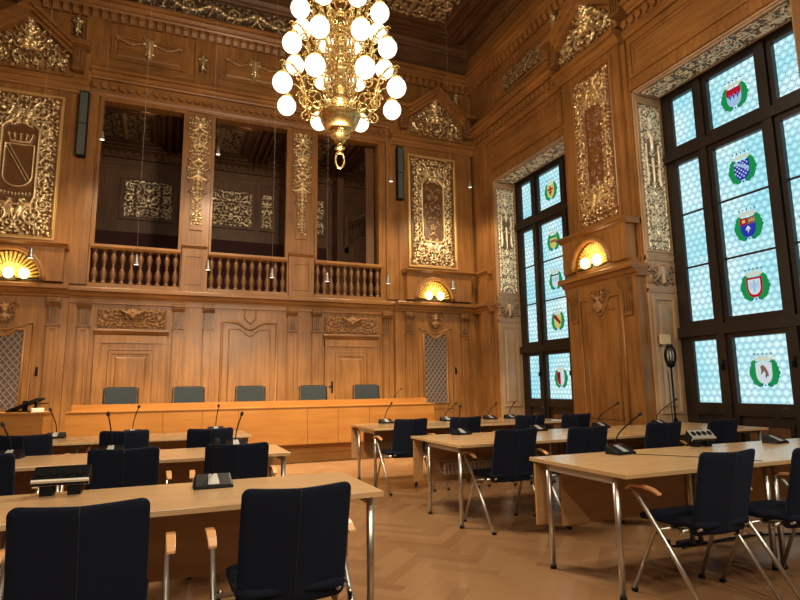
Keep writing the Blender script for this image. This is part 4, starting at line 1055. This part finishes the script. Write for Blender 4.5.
# armature: one arm and its globe per tier, copied round
def spir(cx, cz, r0, a0, d, turns=1.2, n=16): return [(cx+r0*(1-.75*t/n)*math.cos(a0+d*turns*2*PI*t/n), cz+r0*(1-.75*t/n)*math.sin(a0+d*turns*2*PI*t/n)) for t in range(n+1)]
def bez(p0, p1, p2, p3, n=12): return [tuple((1-t)**3*a+3*(1-t)**2*t*b+3*(1-t)*t*t*c+t**3*d for a, b, c, d in zip(p0, p1, p2, p3)) for t in [k/n for k in range(n+1)]]
def make_arm(Rg, zg):
    # in the plane (r, z), z relative to the globe centre
    a = MB(); T = lambda P, r: a.tube([(x, 0, z) for x, z in P], r, n=6)
    T(bez((.06, -.02), (.16, -.22), (Rg*.55, -.22), (Rg*.62, -.04))+bez((Rg*.62, -.04), (Rg*.68, .12), (Rg*.78, .22), (Rg*.9, .235), 8)[1:]+bez((Rg*.9, .235), (Rg*1.04, .23), (Rg*1.04, .15), (Rg, .10), 6)[1:], .0105)
    T(spir(Rg*.42, -.07, .10, -PI/2, 1), .009); T(spir(Rg*.62, -.15, .065, PI/2, -1), .009); 
    T(bez((Rg*.58, -.10), (Rg*.75, .0), (Rg*.72, .12), (Rg*.6, .14)), .009); T(spir(Rg*.74, .10, .05, 0, 1), .008)
    T(spir(Rg*.5, .10, .06, PI/2, -1), .008); T(bez((.06, .1), (.14, .02), (.2, .16), (.14, .2)), .008)
    T(spir(Rg*1.0, .21, .035, 0, 1, 1), .008)
    for x, z, q in ((Rg*.62, .02, 40), (Rg*.7, .14, 60), (Rg*.5, -.18, -40), (Rg*.36, -.13, -80), (.1, -.1, 210)):
        q = R(q); a.tube([(x, 0, z), (x+.03*math.cos(q), .0, z+.03*math.sin(q)), (x+.055*math.cos(q+.5), 0, z+.055*math.sin(q+.5))], [.010, .014, .003], n=6)
    a.lathe([(.012, .17), (.02, .15), (.022, .13), (.06, .115), (.065, .095), (.055, .09), (.0, .09)], (Rg, 0, 0), 12)
    o = a.build('arm', M_BRASS, None)
    g = MB(); g.ball((Rg, 0, 0), .098, (1, 1, 1.04), 20, 14); g.build('globe', M_GLOBE, o)
    return o
for Rg, zg in ((.61, 4.24), (.52, 4.69), (.44, 5.10)):
    for k in range(8):
        if k == 0: o = src = make_arm(Rg, zg)
        else:
            o = copy_tree(src)
        o.parent = ch; o.location = (0, 0, zg-Zo); o.rotation_euler = (0, 0, R(6.3+45*k))

# hanging spotlights
for i, (x, y, z, lab) in enumerate(((-1.20, 10.5, 5.6, 'before the left edge of the left gallery opening'), (.72, 10.5, 5.62, 'before the left edge of the middle gallery opening'), (4.18, 10.5, 5.55, 'in front of the right gallery opening, upper one'), (6.07, 10.5, 5.66, 'nearest the right back corner'),
        (-.47, 9, 3.13, 'low in front of the left balustrade'), (1.51, 9, 3.06, 'low in front of the middle balustrade'), (2.42, 9, 3.05, 'low in front of the right pier of the gallery'), (3.51, 9, 3.08, 'low in front of the right end of the balustrades'), (-1.80, 9, 3.13, 'low in front of the left glowing lunette'), (4.78, 9, 3.06, 'low in front of the right glowing lunette'), (.53, 9, 3.12, 'low in front of the left pier of the gallery'))):
    e = empty('pendant_spotlight', (x, y, z), label='small spotlight on a wire, '+lab, cat='spotlight', group='pendant spotlights on wires')
    m = MB(); m.lathe([(.012, .16), (.02, .15), (.025, .10), (.04, .02), (.044, 0), (.04, .01), (.0, .015)], (0, 0, -.04), 14); m.build('housing', M_STEELD, e)
    m = MB(); m.tube([(0, 0, .10), (0, 0, ZC-z)], .0026, n=4); m.build('wire', M_WIRE, e)
    m = MB(); m.lathe([(.0, -.034), (.036, -.035), (.036, -.03), (0, -.03)], (0, 0, 0), 14); m.build('lens', M_GLOW, e)
    ld = bpy.data.lights.new('spot_light', 'SPOT'); ld.energy = SPOT*(1.0 if z > 5 else 1.75); ld.color = (1, .76, .47); ld.spot_size = R(125); ld.spot_blend = 1; ld.shadow_soft_size = .12
    lo = bpy.data.objects.new('spot_light', ld); COL.objects.link(lo); lo.parent = e; lo.location = (0, 0, -.06); lo.rotation_euler = (R(22), 0, 0)

for x in (-2.2, .3, 2.8, 5.3):  # unseen fill spotlights, added behind the camera to brighten the room
    for y in (-1.5, -3.5):
        e = empty('pendant_spotlight', (x, y, 5.6), label='added fill spotlight on a wire, unseen behind the viewpoint', cat='spotlight', group='added fill spotlights behind the viewpoint')
        m = MB(); m.lathe([(.012, .16), (.02, .15), (.025, .10), (.04, .02), (.044, 0), (.04, .01), (.0, .015)], (0, 0, -.04), 14); m.build('housing', M_STEELD, e)
        m = MB(); m.tube([(0, 0, .10), (0, 0, ZC-5.6)], .0035, n=4); m.build('wire', M_WIRE, e)
        ld = bpy.data.lights.new('spot_light', 'SPOT'); ld.energy = SPOT*1.2; ld.color = (1, .84, .62); ld.spot_size = R(130); ld.spot_blend = .8; ld.shadow_soft_size = .08
        lo = bpy.data.objects.new('spot_light', ld); COL.objects.link(lo); lo.parent = e; lo.location = (0, 0, -.06); lo.rotation_euler = (R(50), 0, 0)

# ------------------------------------------------------------------ podium and bench
m = MB(); m.box(-3.8, 4.74, 9.92, 11.86, 0, .31); m.box(-3.9, 4.74, 9.90, 9.93, 0, .145); m.box(-3.9, 4.76, 9.89, 9.93, .285, .31)
m.box(-3.8, -1.36, 8.85, 9.92, 0, .14)
podium = tag(m.build('podium', M_BENCH, bevel=.004), 'low orange wooden podium step under the long judges bench', 'podium')
bench = empty('long_bench', (1.7, 9.9, .31), label='long orange wood front bench on the podium facing the room', cat='bench')
bl = lambda x, y, z: (x-1.7, y-9.9, z-.31)
seams = [-1.33, -.0, .58, 1.14, 2.29, 2.83, 3.41, 4.70]
for i in range(len(seams)-1):
    m = MB(bl); m.box(seams[i]+.003, seams[i+1]-.003, 9.72, 9.75, .325, .955); m.build('front_panel', M_BENCH, bench)
m = MB(bl); m.box(-1.33, 4.70, 9.75, 9.78, .31, .95); m.box(-1.33, -1.30, 9.75, 10.45, .31, .95); m.box(4.67, 4.70, 9.75, 10.45, .31, .95); m.build('carcass', M_BENCH, bench)
m = MB(bl); m.box(-1.28, 4.60, 9.86, 9.90, .955, 1.055); m.box(-1.28, -1.25, 9.9, 10.2, .955, 1.055); m.box(4.57, 4.60, 9.9, 10.2, .955, 1.055); m.build('screen', M_BENCH, bench)
m = MB(bl); m.box(-1.34, 4.71, 9.71, 10.5, .94, .955); m.build('worktop', M_BENCH, bench)

# lectern desk at the left end
le = empty('side_desk', (-1.95, 9.35, .14), label='orange wooden side desk left of the long bench', cat='desk')
m = MB(); m.box(-1.1, .45, -.3, -.27, 0, .82); m.box(.42, .45, -.27, .3, 0, .82); m.box(-1.1, -1.07, -.27, .3, 0, .82); m.box(-1.07, .42, .27, .3, 0, .82); m.build('body', M_BENCH, le)
m = MB(); m.box(-1.12, .47, -.32, .32, .82, .85); m.build('top', M_BENCH, le)
mo = empty('tilted_monitor', (-1.78, 9.36, .99), label='black flat monitor tilted far back on the left side desk', cat='monitor')
m = MB(lambda x, y, z: (x*math.cos(.42)-z*math.sin(.42), y, x*math.sin(.42)+z*math.cos(.42)+.09))
m.box(-.20, .22, -.15, .15, -.015, .015); m.build('screen_panel', M_BLK, mo, .006); mo.rotation_euler = (0, 0, R(-8))
m = MB(); m.box(-.12, .12, -.1, .1, 0, .012); m.box(-.03, .03, -.02, .02, .01, .15); m.build('stand', M_BLK, mo)
pt = empty('document_holder', (-1.66, 9.50, .99), label='thin black document stand beside the tilted monitor', cat='stand')
m = MB(lambda x, y, z: (x, y, z)); m.box(-.16, .14, -.08, .08, .10, .112); m.build('plate', M_BLK, pt); m = MB(); m.box(-.03, .0, -.03, .03, 0, .1); m.box(-.08, .06, -.06, .06, 0, .01); m.build('foot', M_BLK, pt)
m = MB(); m.box(-.3, .3, -.11, .11, 0, .03); q = m.build('paper_stack', M_PAPER); q.location = (-2.55, 9.2, .99); tag(q, 'white papers on the left end of the side desk', 'papers')
q = MB().box(-.07, .07, -.09, .09, 0, .05).build('paper_stack', M_PAPER); q.location = (-1.60, 9.18, .99); q.rotation_euler = (0, 0, .3); tag(q, 'small pile of papers at the right end of the side desk', 'papers')

# ------------------------------------------------------------------ chairs
def visitor_chair():
    e = empty('visitor_chair')
    lean = lambda z: -.145-(z-.42)*.25
    m = MB(); m.pad(.222, .235, .035, .036, lambda x, z, t: (x, lean(z+.64)+.040*abs(x)/.222-t*.97, z+.64+.010*(x/.222)**2*(1 if z > 0 else 0)), 12, 10); m.build('backrest', M_FABRIC, e)
    m = MB(); m.tube([(0, lean(z)-.017, z) for z in [.415+.046*k for k in range(11)]], .0028, n=5); m.build('seam', M_SEAM, e)
    m = MB(); m.pad(.225, .235, .06, .055, lambda x, z, t: (x, z+.07, .455+t-.018*(x/.22)**2*0-.02*max(0, (z-.12)/.12)**2+.012*(z < -.1)), 10, 10); m.build('seat', M_FABRIC, e)
    # tubular side frames
    for sg in (-1, 1):
        x = sg*.292
        m = MB(); m.tube([(x, .25, .625), (x, .22, .60), (x, .02, .36), (x+sg*.0, -.24, .015)], .0135, n=8); m.build('leg', M_STEEL, e).children
        m = MB(); m.tube([(x-sg*.03, .085, .415), (x-sg*.03, .13, .38), (x-sg*.005, .29, .015)], .0125, n=8); m.build('leg', M_STEEL, e)
        m = MB(); m.box(x-.014, x+.014, -.258, -.228, 0, .02); m.build('foot_cap', M_BLK, e); m = MB(); m.box(x-sg*.005-.014, x-sg*.005+.014, .275, .305, 0, .02); m.build('foot_cap', M_BLK, e)
        m = MB(); x += sg*.012; P = [(x, .28, .618), (x, .24, .642), (x, .15, .65), (x, .07, .638), (x, .02, .618)]
        v = []
        for i, p in enumerate(P):
            hw = (.018, .020, .020, .019, .017)[i]; th = (.007, .009, .009, .008, .006)[i]
            v += [(p[0]-hw, p[1], p[2]-th), (p[0]+hw, p[1], p[2]-th), (p[0]+hw, p[1], p[2]+th), (p[0]-hw, p[1], p[2]+th)]
        f = [(0, 1, 2, 3), (19, 18, 17, 16)]+[(i*4+k, i*4+(k+1) % 4, i*4+4+(k+1) % 4, i*4+4+k) for i in range(4) for k in range(4)]
        m.add(v, f, 0, False); m.build('armrest', M_ARM, e, .003)
        m = MB(); m.box(x-sg*.03-.010, x-sg*.03+.010, .06, .09, .38, .42); m.build('stacking_bracket', M_BLK, e); m = MB(); m.box(x-sg*.018-.006, x-sg*.018+.006, -.01, .02, .33, .37); m.build('stacking_bracket', M_BLK, e)
    m = MB(); m.tube([(-.28, .06, .412), (.28, .06, .412)], .011, n=8); m.tube([(-.26, -.06, .405+0*.0), (-.26+.02, -.08, .43), (.24, -.08, .43), (.26, -.06, .405)], .010, n=8)
    m.tube([(-.19, .06, .412), (-.19, -.10, .425), (-.19, -.155, .45)], .010, n=6); m.tube([(.19, .06, .412), (.19, -.10, .425), (.19, -.155, .45)], .010, n=6); m.build('seat_frame', M_STEEL, e)
    return e
CH = [  # x, y, turn, label
 (-.25, 2.56, 0, 'navy blue chair in the left corner nearest the camera, cut by the frame'),
 (.52, 2.57, 0, 'navy blue chair at the near left table, right one of the front pair'),
 (-.24, 4.60, 2, 'navy blue chair at the middle left table, left of its right neighbour'),
 (.52, 4.55, -3, 'navy blue chair at the right end of the middle left table'),
 (-1.16, 6.40, 0, 'navy blue chair at the far left table cut by the left frame edge'),
 (-.34, 6.50, 0, 'navy blue chair at the far left table, middle one of three'),
 (.45, 6.34, 0, 'navy blue chair at the right end of the far left table'),
 (2.82, 6.72, 1, 'navy blue chair at the far right table, nearest the aisle'),
 (3.59, 6.72, 0, 'navy blue chair at the far right table, second from the aisle'),
 (4.52, 6.62, -3, 'navy blue chair at the far right table, third from the aisle'),
 (5.18, 6.50, -4, 'navy blue chair at the far right table, farthest from the aisle'),
 (2.97, 4.66, 0, 'navy blue chair at the middle right table, nearest the aisle'),
 (3.69, 4.54, -2, 'navy blue chair at the middle right table, second from the aisle'),
 (4.73, 4.62, -3, 'navy blue chair at the middle right table, third from the aisle'),
 (5.57, 4.62, 0, 'navy blue chair at the middle right table, behind the grey socket box'),
 (3.04, 2.61, 0, 'navy blue chair in full view at the near right table'),
 (3.67, 2.50, 0, 'navy blue chair at the right frame edge, at the near right table'),
 (-1.09, 4.62, 0, 'navy blue chair at the middle left table, cut by the left frame edge'),
]
vc = visitor_chair()
for i, (x, y, a, lab) in enumerate(CH):
    o = vc if i == 0 else copy_tree(vc)
    o.location = (x, y, 0); o.rotation_euler = (0, 0, R(a)); tag(o, lab, 'chair', 'navy visitor chairs at the tables')
def bench_chair():
    e = empty('conference_chair')
    m = MB(); m.pad(.25, .30, .05, .02, lambda x, z, t: (x, -.22-z*.12+.03*(x/.25)**2+t, z+.70), 10, 8); m.build('backrest', M_MESHB, e)
    m = MB(); P = [(-.26, -.21, .42), (-.272, -.235, .7), (-.268, -.27, .985), (-.2, -.285, 1.0), (.2, -.285, 1.0), (.268, -.27, .985), (.272, -.235, .7), (.26, -.21, .42)]
    m.tube(P, .013, n=6); m.tube([(-.26, -.27, .91), (.26, -.27, .91)], .008, n=6); m.build('back_frame', M_BLK, e)
    m = MB(); m.pad(.25, .24, .05, .07, lambda x, z, t: (x, z+.02, .46+t), 8, 8); m.build('seat', M_BLKM, e)
    for sg in (-1, 1): m = MB(); m.tube([(sg*.26, .0, .45), (sg*.30, .0, .5), (sg*.30, .02, .66)], .012, n=6); m.box(sg*.30-.03, sg*.30+.03, -.12, .14, .66, .685); m.build('armrest', M_BLK, e)
    m = MB(); m.tube([(0, 0, .08), (0, 0, .44)], .028, n=10); m.build('column', M_CHR, e)
    m = MB()
    for k in range(5): a = 2*PI*k/5+.3; m.tube([(0, 0, .11), (.28*math.cos(a), .28*math.sin(a), .07)], [.025, .015], n=6); m.ball((.29*math.cos(a), .29*math.sin(a), .035), .035, n=8, m=6)
    m.build('star_base', M_BLK, e)
    return e
bc = bench_chair(); names = ['leftmost, before the left door', 'second from the left', 'middle one of five', 'second from the right', 'rightmost, before the right door']
for i, x in enumerate((-.68, .42, 1.48, 2.68, 3.78)):
    o = bc if i == 0 else copy_tree(bc)
    o.location = (x, 11.22, .31); o.rotation_euler = (0, 0, R(180+(3 if i < 2 else -4))); tag(o, 'grey mesh backed chair behind the long bench, '+names[i], 'chair', 'mesh chairs behind the long bench')
    o.location.y = 10.78

# ------------------------------------------------------------------ tables
def table(x0, x1, y0, y1, label, group, tray=False, left_end=False, leg_y=None, thick=.028, inset=.09):
    cx, cy_ = (x0+x1)/2, (y0+y1)/2; hx, hy = (x1-x0)/2, (y1-y0)/2
    e = empty('conference_table', (cx, cy_, 0), label=label, cat='table', group=group)
    MB().box(-hx+.001, hx-.001, -hy, hy, .74-thick, .74).build('tabletop', M_TOP, e, .003)
    ya = -hy+inset; yb = ya+.66 if leg_y is None else leg_y-cy_
    m = MB(); z = .74-thick
    m.box(-hx+.05, hx-.05, yb-.015, yb+.015, z-.045, z-.012)
    for x in (-hx+.045, hx-.045): m.box(x-.012, x+.012, ya, yb, z-.048, z-.001)
    m.build('underframe', M_GREYW, e)
    for x in (-hx+.045, hx-.045):
        for y in (ya, yb):
            m = MB(); m.tube([(x, y, .02), (x, y, z)], .019, n=14); lg = m.build('leg', M_STEEL, e)
            m = MB(); m.lathe([(.0, 0), (.021, 0), (.021, .022), (0, .022)], (x, y, 0), 12); m.build('foot', M_BLK, lg)
    m = MB(); px = -hx+.16 if left_end else -hx+.01
    m.box(px, hx-.01, hy-.16, hy-.14, .27, z-.012); m.build('modesty_panel', M_PANEL, e)
    if left_end: MB().box(-hx+.01, -hx+.115, hy-.06, hy-.04, .27, z-.012).build('end_panel', M_PANEL, e)
    if tray:
        m = MB(); n = int((2*hx-.5)/.045)
        for k in range(n+1): x = -hx+.25+k*.045; m.box(x-.009, x+.009, hy-.309, hy-.303, .36, .47); m.tube([(x, hy-.17, .48), (x, hy-.21, .37), (x, hy-.30, .36), (x, hy-.305, .47)], .006, n=4)
        for y, z_ in ((hy-.17, .48), (hy-.305, .47), (hy-.305, .42), (hy-.30, .36), (hy-.21, .37)): m.tube([(-hx+.25, y, z_), (-hx+.25+n*.045, y, z_)], .006, n=4)
        m.build('cable_tray', M_GREYW, e)
    return e
W_ = 1.42; X0 = 2.50; XLft = 1.0
XN = [2.53, 3.96, 5.37, 6.75]
for k in range(3): table(XN[k], XN[k+1], 2.68, 3.64, ['near right table, section at the aisle', 'near right table, middle section behind the two right chairs', 'near right table, section touching the right frame edge'][k]+', light wood top', 'near right row of tables', left_end=k == 0, inset=.13)
XM = [2.49, 4.20, 5.99, 6.60]
for k in range(3): table(XM[k], XM[k+1], 4.64, 5.76, ['middle right table, section at the aisle', 'middle right table, section between second and fourth chair', 'middle right table, section in front of the window pier'][k]+', light wood top', 'middle right row of tables', tray=True, left_end=k == 0)
XF = [2.51, 4.06, 5.62]
for k in range(2): table(XF[k], XF[k+1], 6.98, 8.02, ['far right table, section at the aisle', 'far right table, section in front of the corner window'][k]+', light wood top', 'far right row of tables', tray=True, left_end=k == 0)
for k in range(2): table(XLft+.07-(k+1)*1.69, XLft+.07-k*1.69, 2.83, 3.58, ['near left table, section at the aisle', 'near left table, section cut by the left frame edge'][k]+', light wood top', 'near left row of tables')
for k in range(3): table(XLft-(k+1)*W_*1.22, XLft-k*W_*1.22, 4.83, 5.63, ['middle left table, section at the aisle', 'middle left table, section left of the visible seam', 'middle left table, outermost section'][k]+', light wood top', 'middle left row of tables') if k < 2 else None
for k in range(2): table(XLft-.04-(k+1)*W_*1.22, XLft-.04-k*W_*1.22, 6.85, 7.70, ['far left table, section at the aisle', 'far left table, section reaching the left frame edge'][k]+', light wood top', 'far left row of tables')

# ------------------------------------------------------------------ microphones
def microphone(dx, dz, dy, turn):
    e = empty('desk_microphone')
    m = MB(lambda x, y, z: (x, y, z))
    w = .105; d = .065
    v = [(-w, -d, 0), (w, -d, 0), (w, d, 0), (-w, d, 0), (-w+.008, -d+.006, .018), (w-.008, -d+.006, .018), (w-.012, d-.01, .066), (-w+.012, d-.01, .066)]
    m.add(v, [(3, 2, 1, 0), (4, 5, 6, 7), (0, 1, 5, 4), (1, 2, 6, 5), (2, 3, 7, 6), (3, 0, 4, 7)]); m.build('base', M_BLK, e, .006)
    m = MB(); S = lambda x, y: (x, y, .0185+(y+d-.006)*(.048/(2*d-.016))+.0025)
    m.add([S(-.03, -d+.012), S(.03, -d+.012), S(.022, d-.02), S(-.022, d-.02)], [(0, 1, 2, 3)]); m.add([tuple(c-(.002 if i == 2 else 0) for i, c in enumerate(S(a, b))) for a, b in ((-.03, -d+.012), (.03, -d+.012), (.022, d-.02), (-.022, d-.02))], [(3, 2, 1, 0)]); m.build('control_plate', M_LABEL, e)
    m = MB(); P = bez((0, d-.02, .05), (0, d-.02, .15), (dx*.2, dy*.3+.02, dz*.6), (dx, dy, dz)); m.tube(P, .0058, n=6); m.build('gooseneck', M_BLK, e)
    m = MB(); t = Vector(P[-1])-Vector(P[-2]); t.normalize(); p = Vector(P[-1]); m.tube([tuple(p+t*q) for q in (0, .006, .02, .035, .042)], [.006, .014, .0165, .013, .004], n=8); m.build('foam_head', M_BLKM, e)
    e.rotation_euler = (0, 0, turn); return e
T_ = .74
MIC = [(.27, 3.36, .01, .19, .0, 0, 'near left table, in front of the right chair'),
 (3.25, 3.47, .31, .25, .05, 8, 'near right table, left one near the aisle end'),
 (4.98, 3.45, .32, .24, .05, 8, 'near right table, beside the right frame edge'),
 (3.04, 5.62, .07, .26, .12, 5, 'middle right table at its aisle end'),
 (4.05, 5.62, .16, .22, .1, 5, 'middle right table, partly behind the first chair'),
 (4.98, 5.62, .3, .25, .0, 5, 'middle right table, partly behind the second chair'),
 (5.88, 5.56, .33, .28, .0, 5, 'middle right table, behind the third chair by the pier'),
 (3.03, 7.9, .10, .24, .05, 3, 'far right table at its aisle end'),
 (4.03, 7.9, .18, .22, .05, 3, 'far right table, beside the second chair'),
 (4.80, 7.9, .14, .2, .05, 3, 'far right table, right of the second chair'),
 (-.40, 5.50, -.03, .28, .0, -2, 'middle left table, above the left chair'),
 (.63, 5.50, .04, .25, .0, 0, 'middle left table, above the right chair'),
 (-1.13, 5.50, -.05, .22, .0, -4, 'middle left table at the left frame edge'),
 (-1.12, 7.55, -.06, .27, .0, -4, 'far left table, left one beside the frame edge'),
 (-.33, 7.58, .05, .28, .0, 0, 'far left table, above the middle chair'),
 (.62, 7.58, .02, .27, .0, 0, 'far left table near the aisle end'),
 (5.35, 7.9, .1, .2, .05, 3, 'far right table at its window end')]
for x, y, dx, dz, dy, a, lab in MIC:
    if x > 5.3 and y > 7.8: x = 5.18
    o = microphone(dx, dz+.03, dy, R(a)); o.location = (x, y, T_); tag(o, 'black gooseneck microphone on the '+lab, 'microphone', 'gooseneck microphones on the tables')
for x, lab in ((3.2, 'long bench, right of its centre'), (3.95, 'long bench near the rightmost mesh chair')):
    o = microphone(-.16, .26, 0, PI); o.location = (x+.1, 10.2, .955); tag(o, 'black gooseneck microphone on the '+lab, 'microphone')

# socket boxes
def sockets():
    e = empty('socket_box')
    m = MB(); P = [(-.045, .055), (.06, .055), (.06, .10), (.03, .15), (-.045, .085)]
    m2 = MB(lambda u, w, z: (w, u, z)); m2.prism(P, -.155, .155); m2.build('housing', M_BLK, e, .004)
    for x in (-.075, .075): MB().box(x-.035, x+.035, -.03, .045, 0, .056).build('foot', M_BLK, e)
    th = math.atan2(.065, .075)
    fr = lambda x, a, b: (x, -.045+a*math.cos(th)-b*math.sin(th), .085+a*math.sin(th)+b*math.cos(th))
    MB(fr).box(-.15, .15, .004, .095, -.002, .003).build('face_plate', M_LABEL, e)
    for k in range(4):
        m = MB(fr); x = -.105+k*.07
        m.add([(x+.027*math.cos(q*PI/8), .05+.027*math.sin(q*PI/8), .0035) for q in range(16)]+[(x+.027*math.cos(q*PI/8), .05+.027*math.sin(q*PI/8), .009) for q in range(16)], [tuple(range(16, 32))]+[(i, (i+1) % 16, 16+(i+1) % 16, 16+i) for i in range(16)]); m.build('socket', M_BLK, e)
    m = MB(fr); m.box(-.155, .155, -.010, .002, -.034, .004); m.build('edge_strip', M_WHITE, e)
    return e
s = sockets(); s.location = (4.20, 3.55, T_); s.scale = (.78, .85, .9); s.rotation_euler = (0, 0, R(-6)); [c.data.materials.__setitem__(0, M_LABEL) for c in s.children if c.name.startswith('edge_strip')]; tag(s, 'grey four socket power box on the near right table', 'power sockets')
s = sockets(); s.location = (-.47, 3.48, T_); s.scale = (.84, .9, .95); s.rotation_euler = (0, 0, R(-3)); [c.__setattr__('data', c.data.copy()) or c.data.materials.__setitem__(0, M_BLK) for c in s.children if c.name.startswith('face_plate')]; tag(s, 'black four socket power box with white edge on the near left table', 'power sockets')

# stand by the large window
st = empty('lamp_stand', (6.70, 6.05, 0), label='black stand with an oval caged head beside the large window', cat='stand')
m = MB(); m.tube([(0, 0, .25), (0, 0, 1.5)], .014, n=8); m.tube([(-.05, 0, .4), (-.07, 0, 1.45)], .006, n=6); m.build('pole', M_BLK, st)
for a in (.4, 2.5, 4.6): m = MB(); m.tube([(0, 0, .45), (.16*math.cos(a), .16*math.sin(a), .015)], .012, n=6); m.build('leg', M_BLK, st)
m = MB(); m.ball((0, 0, 1.66), .066, (.9, .9, 1.6), 14, 10); m.build('pale_core', M_GREYW, st)
m = MB()
for k in range(6):
    a = PI*k/6; m.tube([(.078*math.cos(a)*math.cos(q), .078*math.sin(a)*math.cos(q), 1.66+.145*math.sin(q)) for q in [2*PI*i/20 for i in range(20)]], .009, n=5, closed=True)
m.lathe([(.02, 1.49), (.055, 1.51), (.065, 1.56), (.066, 1.575), (.0, 1.575)], (0, 0, 0), 12); m.lathe([(.0, 1.79), (.05, 1.79), (.04, 1.82), (.0, 1.83)], (0, 0, 0), 12); m.build('cage', M_BLK, st)
m = MB(); m.prism([(-.08, .42), (.10, .22), (.06, .66), (0, .78)], -.03, .03); m.build('lower_clamp', M_BLK, st)
q = MB(REV(6.62)).box(.04, .26, .085, .10, 1.87, 2.02).build('name_card', plain('tan_card', (.62, .47, .27), .6)); tag(q, 'tan card fixed to the window lining above the black stand', 'card')

# cables on the floor by the near right table
m = MB(); P = bez((3.72, 3.5, .012), (4.1, 3.35, .012), (4.3, 3.6, .012), (4.9, 3.35, .012), 20)+bez((4.9, 3.35, .012), (5.3, 3.2, .012), (5.5, 3.3, .012), (5.9, 3.2, .012), 14)[1:]
m.tube(P, .009, n=6); q = m.build('floor_cable', M_BLK); tag(q, 'black cable lying on the floor under the near right table', 'cable')
m = MB(); m.tube(bez((3.75, 3.42, .012), (4.0, 3.6, .012), (4.35, 3.3, .012), (4.6, 3.5, .012), 20), .007, n=6); m.box(3.80, 3.98, 3.47, 3.53, 0, .035); q = m.build('floor_cable', M_BLK); tag(q, 'thin black cable with connector block on the floor behind the chairs', 'cable')
m = MB(); m.tube(bez((3.30, 3.39, .745), (3.45, 3.2, .745), (3.6, 3.0, .745), (3.75, 2.70, .745), 16), .0025, n=5); q = m.build('microphone_cable', M_BLK); tag(q, 'thin cable running from the near right microphone across the tabletop', 'cable')
